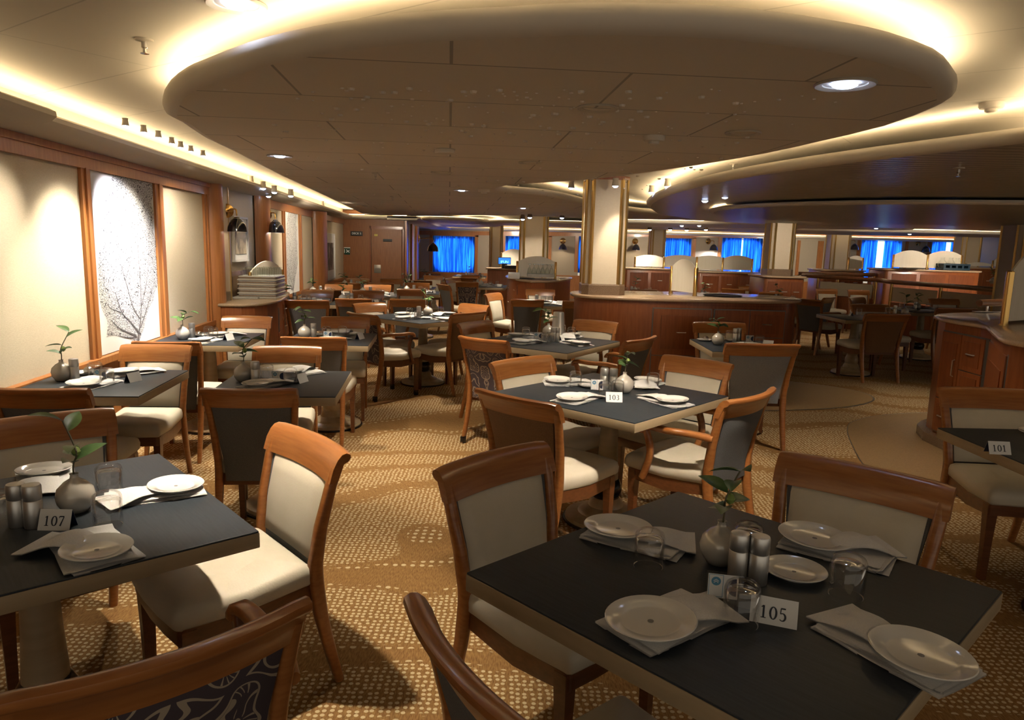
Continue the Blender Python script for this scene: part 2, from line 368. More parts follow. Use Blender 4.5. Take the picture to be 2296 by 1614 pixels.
# ------------------------------------------------------------------ chairs (origin on the floor under the seat, sitter faces +y)
YB = [(0, -.300), (.12, -.268), (.25, -.236), (.40, -.215), (.47, -.212), (.60, -.226), (.74, -.258), (.856, -.298)]
def yb(z): return interp(z, YB)
def make_chair(back='fab_dark', arms=False, caps=False, curve=.032):
    root = thing('dining_chair', 'chair', 'chair')
    def cpl(x, z): return -curve*(1-(x/.25)**2)*max(0, min(1, (z-.42)/.35))
    hw = lambda z: interp(z, [(0, .205), (.4, .205), (.47, .208), (.76, .232), (.86, .236)])
    W, Wd = M['wood'], M['wood_dark']
    # top rail with its rolled upper edge
    mb = MB(); rings = []
    sec = [(.015, .752), (.017, .80), (.013, .838), (.002, .853), (-.014, .857), (-.03, .85), (-.036, .838), (-.03, .826), (-.016, .82), (-.015, .752)]
    for i in range(15):
        x = -.255+.51*i/14; e = .004 if i in (0, 14) else 0
        rings.append([(x, yb(z)+dy+cpl(x, z), z+(-e if z > .8 else e)) for dy, z in sec])
    mb.loft(rings); mb.build('top_rail', W, root, ang=50)
    # seat cushion: tapered, softly waved
    def trap(wf, wb, y0, y1, ins, z, wave=0):
        o = []
        pts = [(-wb, y0), (wb, y0), (wf, y1), (-wf, y1)]
        for k, (x, y) in enumerate(pts):
            px, py = pts[k-1]; nx, ny = pts[(k+1) % 4]
            for t in (.06, .02): o.append((lerp(x, px, t), lerp(y, py, t)))
            for t in (.02, .06, .25, .5, .75): o.append((lerp(x, nx, t), lerp(y, ny, t)))
        r = []
        for x, y in o:
            sx = 1-ins/wf; cy = (y0+y1)/2; sy = 1-2*ins/(y1-y0)
            bow = .018*(1-(x/wf)**2) if y > y1-.03 else 0
            r.append((x*sx, cy+(y-cy)*sy+bow, z+wave*math.cos((y-y0)/(y1-y0)*6.28)))
        return r
    sb = MB(); A = (.245, .212, -.205, .255)
    rg = [trap(*A, i, z, w) for i, z, w in ((.012, .385, .006), (0, .397, .008), (-.002, .425, .01), (.004, .447, .01), (.02, .460, .01), (.06, .467, .011), (.14, .471, .011))]
    sb.loft(rg); sb.build('seat', M['cream'], root, ang=60)
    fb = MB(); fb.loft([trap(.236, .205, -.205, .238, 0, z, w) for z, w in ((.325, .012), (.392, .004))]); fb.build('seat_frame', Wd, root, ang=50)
    # rear legs that run up as back posts
    for s in (-1, 1):
        lb = MB(); zs = [0, .06, .12, .2, .28, .36, .42, .47, .54, .6, .67, .74, .80]
        lb.tube([(s*hw(z), yb(z)+cpl(hw(z), z), z) for z in zs], 0, sec=[(lerp(.03, .04, min(1, z/.4)) if z < .42 else .036, lerp(.032, .05, min(1, z/.4)) if z < .42 else lerp(.05, .03, (z-.42)/.4)) for z in zs], up=(0, 1, 0))
        leg = lb.build('rear_leg', W, root, ang=50)
        if caps: MB().rbox((s*hw(0), yb(.02), 0), (.036, .039, .055), .003).build('foot_cap', M['black'], leg)
        lb = MB(); lb.loft([[(s*.213+a*w, .212+b*w, z) for a, b in ((-1, -1), (1, -1), (1, 1), (-1, 1))] for z, w in ((0, .015), (.2, .018), (.34, .0225), (.385, .0225))])
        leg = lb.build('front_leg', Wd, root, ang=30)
        if caps: MB().rbox((s*.213, .212, 0), (.036, .036, .055), .003).build('foot_cap', M['black'], leg)
    # padded back, front and rear
    def front(u, v):
        x = (u*2-1)*hw(.62)*.88; z = lerp(.470, .757, v); q = ((1-(2*u-1)**6)*(1-(2*v-1)**6))**.5
        return (x*lerp(.93, 1.03, v), yb(z)+cpl(x, z)+.004+.019*q, z)
    gb = MB(); gb.grid(front, 12, 10); gb.build('back_cushion', M['cream'], root, ang=80)
    def rear(u, v, d=0):
        z = lerp(.365, .757, v); w = lerp(.165, .212, v); x = (u*2-1)*w
        q = ((1-(2*u-1)**8)*(1-(2*v-1)**8))**.5
        return (x, yb(z)+cpl(x, z)-.010-.012*q-d, z)
    rb = MB(); rb.grid(rear, 12, 10); rb.grid(lambda u, v: rear(1-u, v, -.014), 12, 10); rb.build('back_panel', M[back], root, ang=80)
    if arms:
        for s in (-1, 1):
            ab = MB()
            pth = cat([(s*.236, -.245, .645), (s*.262, -.14, .655), (s*.272, -.02, .65), (s*.27, .08, .652), (s*.266, .13, .64), (s*.264, .136, .614)], 4)
            ab.tube(pth, 0, sec=[(.046, .03)]*(len(pth)-3)+[(.048, .036)]*3)
            arm = ab.build('armrest', W, root, ang=50)
            ab = MB(); pth = cat([(s*.266, .118, .63), (s*.264, .10, .58), (s*.258, .09, .52), (s*.25, .105, .45), (s*.243, .14, .36)], 4)
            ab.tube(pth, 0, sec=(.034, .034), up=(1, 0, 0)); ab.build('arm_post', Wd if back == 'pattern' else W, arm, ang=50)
    return root
CH = {'plain': dict(), 'blue': dict(back='fab_blue'), 'brown': dict(back='fab_brown'), 'dark': dict(back='fab_dark'),
      'arm_pat': dict(back='pattern', arms=True, caps=True, curve=.05), 'arm_dark': dict(back='fab_dark', arms=True, curve=.05), 'arm_blue': dict(back='fab_blue', arms=True, caps=True, curve=.045)}
def chair(a, b, side, label, style='dark', ang=None, group='dining chairs at the tables', sx=None, zt=.853, shift=0., sag=True):
    """a, b: picture positions of the two ends of the top rail; side 'b' when its back is seen, 'f' when its front is"""
    A, B = atz(*a, zt, sagf if sag else None), atz(*b, zt, sagf if sag else None); c = (A+B)/2; w = (A-B).length
    th = math.atan2(B.y-A.y, B.x-A.x) if ang is None else R_(ang)
    if side == 'f': th += math.pi
    c.x -= -math.sin(th)*-.298; c.y -= math.cos(th)*-.298
    c.x += -math.sin(th)*shift; c.y += math.cos(th)*shift
    f = Vector((-math.sin(th), math.cos(th), 0))                   # a seat stops short of the table's column
    for tc, _, tw, td in TB.values():
        v = Vector((tc.x-c.x, tc.y-c.y, 0)); lat = abs(v.dot(Vector((f.y, -f.x, 0)))); d_ = v.dot(f)
        if lat < .35 and -.3 < d_ < .355: c.x -= f.x*(.355-d_); c.y -= f.y*(.355-d_)
    if sx is None: sx = max(.86, min(1.14, w/.51))
    o = inst('chair_'+style, lambda: make_chair(**CH[style]), label, 'chair', (c.x, c.y, sagf(c.y)), th, group, (sx, 1, 1))
    return o
# ------------------------------------------------------------------ tables
def make_table(w, d, two):
    root = thing('dining_table', 't', 'table')
    MB().rbox((0, 0, .736), (w-.004, d-.004, .006), .002, vr=.003).build('tabletop', M['tabletop'], root)
    MB().rbox((0, 0, .692), (w, d, .045), .003, vr=.004).build('edge_band', M['tan'], root)
    MB().lathe([(.045, .692), (.048, .6), (.055, .4), (.063, .27), (.064, .24)], 24).build('column', M['tan'], root)
    MB().box(-.2, .2, -.03, .03, .672, .693).box(-.03, .03, -.2, .2, .672, .693).build('bracket', M['blackmat'], root)
    bs = MB().lathe([(.232, .012), (.235, .02), (.23, .034), (.16, .052), (.155, .06), (.135, .07), (.10, .09), (.092, .12), (.075, .14)], 36).build('pedestal_base', M['stonebase'], root)
    MB().lathe([(.245, 0), (.248, .006), (.246, .013)], 36).build('base_ring', M['black'], bs)
    if two: MB().lathe([(.075, .138), (.082, .17), (.078, .21), (.064, .25)], 24).build('base_collar', M['stonebase'], bs)
    else: MB().lathe([(.05, .138), (.075, .15), (.088, .185), (.086, .215), (.07, .245), (.055, .255)], 24).build('base_ball', M['black'], bs)
    return root
TB = {}
def table(key, c, ang, label, kind='four'):
    w, d = (.95, .95) if kind == 'four' else (.68, .77)
    o = inst('table_'+kind, lambda: make_table(w, d, kind == 'two'), label, 'table', (c[0], c[1], sagf(c[1])), ang, 'dining tables')
    TB[key] = (Vector((c[0], c[1], sagf(c[1])+.742)), ang, w, d); return o
# ------------------------------------------------------------------ things on the tables
def make_plate(r=.085):
    p = MB().lathe([(0, .004), (r*.5, .003), (r*.58, 0), (r*.62, 0), (r*.64, .004), (r*.98, .014), (r, .0165), (r*.98, .018), (r*.70, .0115), (r*.66, .008), (r*.60, .0065), (0, .007)], 40, caps=False).build('bread_plate', M['china'])
    MB().lathe([(.006, .0072), (.006, .0076), (0, .0076)], 8).build('emblem', M['emblem'], p)
    return p
def make_saucer():
    p = MB().lathe([(0, .003), (.045, 0), (.05, 0), (.07, .012), (.071, .0145), (.066, .0135), (.045, .006), (0, .006)], 32, caps=False).build('side_dish', M['china']); return p
def make_jar():
    p = MB().lathe([(.018, 0), (.026, .008), (.027, .022), (.018, .034), (.0, .04)], 18).build('butter_dish', M['chrome']); return p
def make_napkin(v):
    """folded cloth; long axis +x, the lifted flap at +x end"""
    rn = random.Random(v); mb = MB(); L, Wd = .285, .165
    for k in range(3):
        r = (rn.random()-.5)*.12; mb.X = Matrix.Translation((rn.uniform(-.008, .008), rn.uniform(-.006, .006), .0035*k)) @ Matrix.Rotation(r, 4, 'Z')
        def f(u, v2, k=k):
            x = (u-.5)*L*(1-.04*k); y = (v2-.5)*Wd*(1-.05*k); return (x, y, .0035+.0016*math.sin(9*x/L+k*1.7+5*v2)+(.004*(u > .99)*(k == 1)))
        mb.grid(f, 12, 6); mb.grid(lambda u, v2, f=f: tuple(Vector(f(1-u, v2))-Vector((0, 0, .0028))), 12, 6)
    o = mb.build('napkin', M['linen'], ang=70)
    fb = MB(); sgn = 1 if v % 2 else -1; hh = .02 if v != 2 else .032; a0 = [.35, -.3, .75, -.1][v]
    def g(u, v2):
        x = lerp(-.02, .165, u); wid = lerp(.06, .15, u**.7)
        y = sgn*(v2-.5)*wid; z = .012+hh*math.sin(min(1, u*1.15)*math.pi)**1.3*(.55+.45*math.cos((v2-.5)*2.6))
        X, Y = x*math.cos(a0)-y*math.sin(a0), x*math.sin(a0)+y*math.cos(a0)
        return (X, Y, z)
    fb.grid(g, 14, 8); fb.grid(lambda u, v2: tuple(Vector(g(1-u, v2))-Vector((0, 0, .0025))), 14, 8)
    fb.build('folded_flap', M['linen'], o, ang=80); return o
def make_glass():
    h, r0, r1 = .094, .0365, .0385
    return MB().lathe([(r0-.002, 0), (r0, .001), (r0+.0005, .02), (r1, h*.72), (r1-.0005, h*.85), (r1-.004, h*.94), (r1-.011, h), (.012, h), (0, h-.003), (0, h-.014), (r1-.012, h-.016), (r1-.003, h*.76), (r0-.0025, .02)], 26, caps=False).build('drinking_glass', M['glass'], ang=60)
def make_vase():
    return MB().lathe([(.022, 0), (.034, .004), (.05, .03), (.0535, .05), (.048, .073), (.03, .092), (.0125, .103), (.0105, .112), (.0125, .118), (.009, .116), (.008, .10)], 32).build('bud_vase', M['vase'], ang=60)
def leafmesh(L=.06, W=.034):
    mb = MB()
    def f(u, v):
        w = W/2*math.sin(math.pi*min(1, u**.85))**.9; y = (v*2-1)*w
        return (u*L, y, -.25*L*u*u+abs(y)*.35)
    mb.grid(f, 8, 4); return mb
def make_sprig(v):
    rn = random.Random(40+v); o = thing('leafy_sprig', 's', 'plant')
    top = (.035+.02*rn.random(), .012, .085+.018*v); pth = cat([(0, 0, -.03), (.004, 0, .02), (.0, -.008, .055), top], 5)
    MB().tube(pth, .0022, 6).build('stem', M['stem'], o)
    for k in range(6+v % 2):
        t = pth[min(len(pth)-1, 6+int(k*1.9))]; l = leafmesh(.058+.026*rn.random(), .036)
        ob = l.build('leaf', M['leaf'], o); ob.location = t; ob.rotation_euler = (rn.uniform(-.5, .5), rn.uniform(-.7, .15), k*2.3+rn.random()+v)
    MB().lathe([(0, -.012), (.008, -.006), (.0105, .002), (.006, .011), (0, .014)], 10).build('bud', M['bud'], o).location = pth[9]+Vector((.012, 0, .004))
    return o
def make_shaker():
    o = MB().lathe([(.0235, 0), (.0245, .002), (.0245, .078), (.0235, .0795)], 22).build('pepper_mill', M['steel'], ang=40)
    MB().lathe([(.0228, .0795), (.0245, .082), (.0245, .118), (.0225, .123), (.012, .1245)], 22).build('cap', M['steel'], o)
    return o
def strokes(mb, segs, w0):
    for seg in segs:
        pts = [Vector((x, 0, z)) for x, z, *_ in seg]; wd = [(s[2] if len(s) > 2 else 1)*w0 for s in seg]
        for i in range(len(pts)-1):
            d = (pts[i+1]-pts[i]).normalized(); n = Vector((-d.z, 0, d.x))
            mb.poly([pts[i]-n*wd[i]/2, pts[i+1]-n*wd[i+1]/2, pts[i+1]+n*wd[i+1]/2, pts[i]+n*wd[i]/2])
def arc(cx, cz, rx, rz, a0, a1, n, wf): return [(cx+rx*math.cos(R_(a)), cz+rz*math.sin(R_(a)), wf(R_(a))) for a in [a0+(a1-a0)*i/n for i in range(n+1)]]
GL = {'1': [[(.28, 0, 1), (.28, 1, 1)], [(.08, .03, .45), (.48, .03, .45)], [(.1, .84, .4), (.28, .98, .7)]],
      '0': [arc(.3, .5, .24, .48, 0, 360, 22, lambda a: .45+.65*abs(math.cos(a)))],
      '5': [[(.14, .97, .8), (.5, .97, .8)], [(.15, .97, .5), (.12, .55, .5)], arc(.27, .3, .24, .3, 130, -140, 16, lambda a: .5+.6*max(0, math.cos(a)))],
      '7': [[(.05, .96, .8), (.52, .96, .8)], [(.51, .96, .6), (.2, 0, 1.1)], [(.06, .97, .5), (.05, .8, .5)]],
      '3': [arc(.26, .74, .2, .23, 150, -80, 12, lambda a: .45+.6*max(0, math.cos(a))), arc(.25, .27, .24, .27, 85, -150, 14, lambda a: .45+.65*max(0, math.cos(a)))]}
def make_card(num=None, w=.088, h=.052):
    o = thing('table_number_card', 'c', 'card'); dp = .022
    for s in (-1, 1):
        nm = 'front_leaf' if s < 0 else 'rear_leaf'
        m = MB(); q = [(-w/2, s*dp, .0005), (w/2, s*dp, .0005), (w/2, 0, h), (-w/2, 0, h)]
        m.poly(q); m.build(nm, M['card'], o, smooth=False)
        k = MB(); k.poly([(x, y*.93, z*.985) for x, y, z in q]); k.build('inside_print', M['navy'], o, smooth=False)
    if num:
        t = MB(); th = math.atan2(dp, h); t.X = Matrix.Translation((0, -dp-.0008, .0005)) @ Matrix.Rotation(-th, 4, 'X')
        hh = .027
        for i, ch in enumerate(num):
            sub = MB(); strokes(sub, GL[ch], .15)
            for f in sub.f: t.poly([((-.029+i*.02)+sub.v[j][0]*hh*1.0, 0, .013+sub.v[j][2]*hh) for j in f])
        t.build('number', M['ink'], o, smooth=False)
    return o
def make_plaque():
    """small clear holder with a printed card: a pale panel with a round blue badge and a dark badge beside it"""
    o = thing('sign_holder', 'p', 'sign'); w, h = .075, .07
    MB().box(-w/2, w/2, -.003, .003, 0, h).box(-w/2, w/2, -.016, .016, 0, .003).build('clear_stand', M['acrylic'], o, smooth=False)
    MB().poly([(-w/2+.003, -.0036, .006), (w/2-.003, -.0036, .006), (w/2-.003, -.0036, h-.004), (-w/2+.003, -.0036, h-.004)]).build('printed_card', M['card'], o, smooth=False)
    def disc(cx, cz, r, y, half=False):
        m = MB(); n = 20; m.poly([(cx+r*math.cos(R_(90+180*i/n) if half else 2*math.pi*i/n), y, cz+r*math.sin(R_(90+180*i/n) if half else 2*math.pi*i/n)) for i in range(n+(1 if half else 0))]); return m
    b = MB(); strokes(b, [[(-.032, .009), (-.032, .064), (-.0, .064), (-.0, .009), (-.032, .009)]], .0012); b.X = Matrix.Translation((0, -.0039, 0)); b.v = [(x, -.0040, z) for x, y, z in b.v]; b.build('blue_frame', M['logo'], o, smooth=False)
    disc(-.016, .048, .011, -.0041).build('round_badge', M['logo'], o, smooth=False)
    s = MB(); strokes(s, [[(-.022, .048), (-.016, .053), (-.010, .048)], [(-.021, .044), (-.016, .049), (-.011, .044)]], .0016); s.v = [(x, -.0044, z) for x, y, z in s.v]; s.build('badge_mark', M['card'], o, smooth=False)
    disc(.031, .036, .022, -.0042, True).build('dark_badge', M['navy'], o, smooth=False)
    return o
def make_cooler():
    o = MB().lathe([(.062, 0), (.066, .003), (.066, .012), (.063, .016), (.05, .20), (.046, .212), (.0, .214)], 32).build('wine_cooler', M['steel'], ang=40)
    MB().lathe([(.004, 0), (.009, .002), (.008, .008), (0, .011)], 12).build('knob', M['chrome'], o).location = (.055, -.03, .09)
    return o
GR = dict(plate='bread plates on the tables', napkin='folded napkins on the tables', glass='upturned glasses on the tables', vase='bud vases on the tables', sprig='leafy sprigs in the vases', shaker='steel mills on the tables')
def on(key, px): p = atz(px[0], px[1], TB[key][0].z) if key in TB else atz(px[0], px[1], .742); return p
def put_glass(p, lab, s=1.): return inst('glass', make_glass, lab, 'glass', (p.x, p.y, p.z), random.random()*6, GR['glass'], (s, s, s))
def put_vase(p, lab): return inst('vase', make_vase, lab, 'vase', p, random.random()*6, GR['vase'])
def put_sprig(p, v, lab, rz): return inst('sprig%d' % v, lambda: make_sprig(v), lab, 'plant', (p.x, p.y, p.z+.115), rz, GR['sprig'], (1.25, 1.25, 1.25))
def put_shaker(p, lab): return inst('shaker', make_shaker, lab, 'pepper mill', p, random.random()*6, GR['shaker'])
def put_setting(pl, fl, v, lab, rot=0, s=1.):
    """napkin running from under the plate (pl) towards its raised flap (fl)"""
    d = (fl-pl); d.z = 0; a = math.atan2(d.y, d.x); c = pl+d.normalized()*.055
    inst('napkin%d' % v, lambda: make_napkin(v), 'folded white napkin '+lab, 'napkin', (c.x, c.y, pl.z), a, GR['napkin'])
    inst('plate', make_plate, 'white bread plate '+lab, 'plate', (pl.x, pl.y, pl.z+.014), random.random()*6, GR['plate'], (s, s, 1), tilt=(.03, .03))
# ------------------------------------------------------------------ placing tables
DG = math.degrees
table('107', (-1.372, 1.977), -.844, 'slate topped square dining table at the front left, carrying card 107')
table('105', (.568, 1.70), -.805, 'dark slate topped square dining table at the front right, carrying card 105')
table('103', (.563, 3.985), -.748, 'slate topped square dining table in the middle, carrying card 103')
table('F', (.285, 6.13), -.578, 'square dining table with the steel wine cooler on it')
table('E', (-.99, 7.9), -.70, 'square dining table beyond the open aisle, beside the patterned armchair on its left')
table('A', (-2.285, 3.95), .11, 'small two seat table against the left wall, nearest the camera', 'two')
table('B', (-1.305, 4.06), .115, 'small two seat table just behind the chairs of table 107', 'two')
table('C', (-2.455, 5.78), .08, 'small two seat table in front of the left wall sideboard', 'two')
table('D', (-1.507, 5.95), .10, 'small two seat table right of the sideboard front', 'two')
def corner_table(key, cpx, ang, fx, fy, label, kind='two'):
    """table whose given corner (signs fx, fy in its own frame) shows at cpx"""
    w, d = (.95, .95) if kind == 'four' else (.68, .77)
    c = atz(cpx[0], cpx[1], .74, sagf); x, y = fx*w/2, fy*d/2; ca, sa = math.cos(ang), math.sin(ang)
    return table(key, (c.x-(x*ca-y*sa), c.y-(x*sa+y*ca)), ang, label, kind)
corner_table('101', (2101, 959), .03, -1, 1, 'square dining table carrying number card 101, cut by the right edge', 'four')
corner_table('G', (1597, 788), .0, -1, -1, 'small two seat table in front of the big round ended counter')
corner_table('K', (1896, 717), .06, -1, -1, 'small two seat table behind the brown backed chair on the right')
table('H', (-2.77, 9.40), .10, 'small table just past the left wall sideboard', 'two')
corner_table('I', (865.6, 675), .10, 1, 1, 'small table in the second row, right of the one past the sideboard')
corner_table('L', (986.7, 654), .08, 1, 1, 'small table at the right end of the third row, with blue light on its top')
corner_table('J', (1274, 687), .0, 1, -1, 'dining table between the round ended counter and the glassware counter', 'two')
corner_table('Q', (1132, 645), -.05, 1, -1, 'dining table beside the far armchair with the patterned back', 'four')
table('I2', (-2.12, 11.1), .08, 'small table in the middle of the third row', 'two')
table('H2', (-2.86, 11.0), .08, 'small table in the third row close to the left wall', 'two')
table('M1', (-2.9, 13.25), .06, 'small table in the last row beneath the DECK 5 sign', 'two')
table('L2', (-1.8, 13.4), .06, 'small table in the fourth row before the wood door', 'two')
table('W', (-1.3, 21.3), 0., 'bright table under the first blue curtained window', 'four')
table('W2', (-1.98, 17.7), 0., 'table between the wood panelled corner and the curtained window', 'two')
table('R', (6.2, 10.95), .1, 'dark table in front of the fabric panelled railing', 'four')
table('S', (4.5, 12.1), .0, 'dark table behind the right end of the round ended counter', 'four')
table('V', (3.42, 12.7), .0, 'table behind the arched divider on the round ended counter', 'four')
table('U', (2.32, 13.55), .0, 'table just right of the big cream column, behind the counter', 'four')
# ------------------------------------------------------------------ placing chairs
g1 = 'dining chairs at the tables'
chair((620, 946), (768, 1018), 'f', 'cream chair with a brightly spotlit seat right of table 107', 'plain', -48)
chair((20, 1540), (655, 1345), 'b', 'wood railed armchair with patterned back, nearest at bottom left', 'arm_pat', 41, sx=1.04)
chair((-20, 948), (196, 922), 'f', 'cream backed chair on the far left side of table 107', 'plain', 42, sx=1.)
chair((-8, 866), (183, 870), 'b', 'dark backed chair cut by the left edge, at the nearest wall table', 'dark', 6)
chair((283, 773), (417, 776), 'f', 'cream chair on the far side of the nearest wall table', 'plain', 5)
chair((303, 765), (444, 765), 'b', 'dark backed chair of the wall table in front of the sideboard', 'dark', 6)
chair((501, 709), (601, 713), 'f', 'cream chair standing right against the sideboard front', 'plain', 3)
chair((450.5, 868), (667, 869), 'b', 'dark backed chair standing between table 107 and the small table behind', 'dark', 6)
chair((564, 780), (720, 778), 'f', 'cream chair on the far side of the small table behind table 107', 'plain', 8)
chair((632, 753), (776, 757), 'b', 'dark backed chair on the near side of the table right of the sideboard', 'dark', 4)
chair((713.6, 716.6), (826.5, 717), 'f', 'cream chair on the far side of the table right of the sideboard', 'plain', 8)
chair((1071.6, 868), (1254.5, 905), 'b', 'brown backed chair at the near left side of table 103', 'brown', -41)
chair((1102, 814), (1237, 796), 'f', 'cream chair at the far left side of table 103', 'plain', 45)
chair((1486.6, 795), (1642.5, 817), 'f', 'cream chair with bright honey rail at the far right side of table 103', 'plain', -43)
chair((1624.4, 897), (1730, 865.4), 'b', 'dark backed armchair at the near right side of table 103', 'arm_dark', 47)
chair((982, 1055), (1225, 990), 'f', 'cream chair at the far left side of table 105', 'plain', 46)
chair((1748.5, 1013), (2143.6, 1094), 'f', 'cream backed chair at the far right side of table 105', 'plain', -41)
chair((2101, 867), (2345, 880), 'f', 'cream chair behind table 101 at the right edge', 'plain', -4, sx=1.05)
chair((1028, 726), (1102, 718), 'f', 'cream chair at the far left side of the wine cooler table', 'plain', 54)
chair((1032.7, 751), (1138, 764), 'b', 'patterned back armchair at the near left of the wine cooler table', 'arm_pat', -34)
chair((1287.5, 716), (1386.6, 724), 'f', 'cream armchair on the far right of the wine cooler table, against the counter', 'arm_dark', -30)
chair((1399.7, 764), (1468, 751), 'b', 'dark backed armchair at the near right of the wine cooler table', 'arm_dark', 54)
chair((785.6, 697.5), (842, 707), 'b', 'patterned back armchair left of the table beyond the aisle', 'arm_pat', -43)
chair((819, 684), (886, 682), 'f', 'cream armchair on the far left of the table beyond the aisle', 'arm_dark', 48)
chair((1018, 703.6), (1082, 696.6), 'b', 'brown backed chair at the near right of the table beyond the aisle', 'brown', 50)
chair((1024, 682), (1083, 685), 'f', 'cream chair at the far right of the table beyond the aisle', 'plain', -38, shift=-.08)
chair((1627, 768.5), (1792, 771), 'b', 'blue grey backed chair standing alone in front of the round ended counter', 'blue', 3)
chair((1554, 722), (1671, 724.5), 'f', 'cream chair tucked between the small table and the round ended counter', 'plain', 2)
chair((1933, 701.5), (2044, 703), 'b', 'brown backed chair on the right, left of the right counter', 'brown', 8)
chair((1904.7, 682.5), (1997, 683.6), 'f', 'chair facing the brown backed chair across its small table', 'plain', 8)
chair((676, 653.3), (740, 653), 'f', 'bright cream chair at the table just past the sideboard', 'plain', 6)
chair((670, 672.5), (706, 672.5), 'b', 'dark backed chair partly hidden by the sideboard end', 'blue', 6, sx=1.)
chair((705, 647), (762, 648), 'b', 'chair turned away behind the bright cream chair past the sideboard', 'brown', 6)
chair((790.7, 654.7), (856, 655), 'f', 'cream chair in the second row, far side of its table', 'plain', 6)
chair((755, 669), (830, 670), 'b', 'dark green backed chair in the second row, near side', 'dark', 6)
chair((799, 647.6), (858, 649), 'b', 'chair turned away behind the cream chair of the second row', 'brown', 6)
chair((877, 670), (951, 670.5), 'b', 'grey backed chair at the right end of the second row', 'dark', 6)
chair((892.6, 648.6), (952.7, 649), 'f', 'cream chair facing us at the right end of the third row', 'plain', 6)
chair((735, 638), (784.6, 638.5), 'f', 'dim cream chair of the third row near the left wall', 'plain', 6)
chair((753, 633), (805.5, 634), 'b', 'dark railed chair turned away near the left wall art', 'brown', 6)
chair((820, 639), (873, 639), 'f', 'cream chair in the middle of the third row', 'plain', 6)
chair((830, 634), (879.5, 634), 'b', 'dark railed chair turned away in the middle of the fourth row', 'brown', 6)
chair((911, 634), (960.5, 635), 'f', 'chair facing us at the right end of the fourth row', 'plain', 6)
chair((921, 628), (966, 629), 'b', 'chair turned away at the right end of the last row by the wood corner', 'brown', 5)
chair((772, 627.7), (817, 628), 'f', 'cream chair in the last row beneath the DECK 5 sign', 'plain', 5, shift=-.45)
chair((851.6, 627.7), (896, 628), 'f', 'cream chair in the last row before the wood door', 'plain', 5, shift=-.45)
chair((952, 617.6), (991.5, 618.5), 'f', 'cream chair just past the wood corner, below the black wall lamp', 'plain', 2)
chair((1039, 617.6), (1071.6, 617.6), 'f', 'cream chair right of the bright window table', 'plain', -10)
chair((958, 612), (981, 613), 'b', 'distant chair left of the bright window table', 'brown', 0)
chair((1038, 622), (1062, 622), 'b', 'brown backed chair behind the far patterned armchair', 'brown', 0)
chair((1028, 630.7), (1067, 632.4), 'b', 'far armchair with patterned back and open arms', 'arm_pat', 0)
chair((1008, 625), (1020, 623), 'f', 'cream chair half hidden behind the far patterned armchair', 'plain', 55, sx=1.)
chair((986, 634), (1003, 641), 'b', 'blue grey backed chair standing side on at the third row end', 'blue', -60, sx=1.)
chair((1148, 669.4), (1217, 672), 'b', 'grey backed chair on the near side of the table between the counters', 'dark', 3)
chair((1268, 674), (1330, 675), 'b', 'chair mostly hidden behind the left end of the round ended counter', 'brown', 3)
chair((1101, 663), (1136, 655), 'f', 'cream chair standing side on left of the table between the counters', 'plain', 66, sx=1., shift=-.1)
chair((1182, 649), (1240.6, 649), 'f', 'chair against the front of the glassware counter', 'plain', 2)
chair((1661.6, 636), (1706, 636), 'f', 'cream chair behind the right half of the round ended counter', 'plain', 4, sag=False)
chair((1630, 641), (1660.5, 642), 'b', 'chair turned away behind the round ended counter, left of a cream one', 'brown', -20, sag=False)
chair((1427.5, 649.5), (1459, 648), 'b', 'low railed chair just right of the big cream column', 'brown', 8)
chair((1716, 650), (1741, 651), 'b', 'chair behind the counter below the grey column', 'brown', 0, sag=False)
chair((1826, 666), (1860, 663), 'b', 'dark blue backed chair standing side on in the right aisle', 'blue', 48, sx=1.)
chair((1802, 667), (1822, 673), 'b', 'shadowed chair left of the dark blue backed one', 'arm_dark', -60, sx=1.)
chair((1905, 668), (1938, 666), 'f', 'small honey coloured chair beyond the right small table', 'plain', 40, sx=1.)
chair((2076.7, 668), (2157.6, 672), 'f', 'shadowed cream chair before the railing on the right', 'plain', 5)
chair((2093.6, 689), (2196, 690.5), 'b', 'shadowed chair behind the tip of the right counter', 'brown', 5)
chair((1838, 648), (1868, 648), 'f', 'shadowed chair against the left fabric panel of the railing', 'plain', 0)
chair((1905, 650), (1945, 651), 'f', 'shadowed chair against the middle fabric panel of the railing', 'plain', 0)
# the armchair at the very bottom of the picture, turned towards table 105
a_ = R_(-60); pA = atz(945, 1325, .853); pc_ = pA+Vector((math.cos(a_), math.sin(a_), 0))*.25+Vector((-math.sin(a_), math.cos(a_), 0))*.288
inst('chair_plain', None, 'curved wood railed chair at the bottom edge, near left of table 105', 'chair', (pc_.x, pc_.y, 0), a_, g1)
# ------------------------------------------------------------------ settings on the near tables
O5 = lambda *p: on('105', p)
put_setting(O5(1385, 1200), O5(1520, 1235), 0, 'at the far left corner of table 105', s=1.17)
put_glass(O5(1453, 1270), 'upturned glass in front of the far left plate on table 105', 1.05)
put_setting(O5(1458, 1412), O5(1590, 1350), 1, 'at the near left side of table 105', s=1.17)
inst('plaque', make_plaque, 'clear sign holder with a blue round badge on table 105', 'sign', O5(1618, 1345), -.2)
put_glass(O5(1660, 1398), 'upturned glass between the sign holder and card on table 105', 1.05)
inst('card105', lambda: make_card('105', .1, .056), 'white tent card reading 105 on table 105', 'table card', O5(1733, 1392), -.36)
put_shaker(O5(1652, 1298), 'left steel mill of the pair on table 105'); put_shaker(O5(1697, 1306), 'right steel mill of the pair on table 105')
p = O5(1612, 1262); put_vase(p, 'pearl bud vase left of the steel mills on table 105'); put_sprig(p, 1, 'leafy sprig drooping over the centre of table 105', .3)
put_glass(O5(1674, 1252), 'upturned glass hidden behind the steel mills on table 105', 1.05)
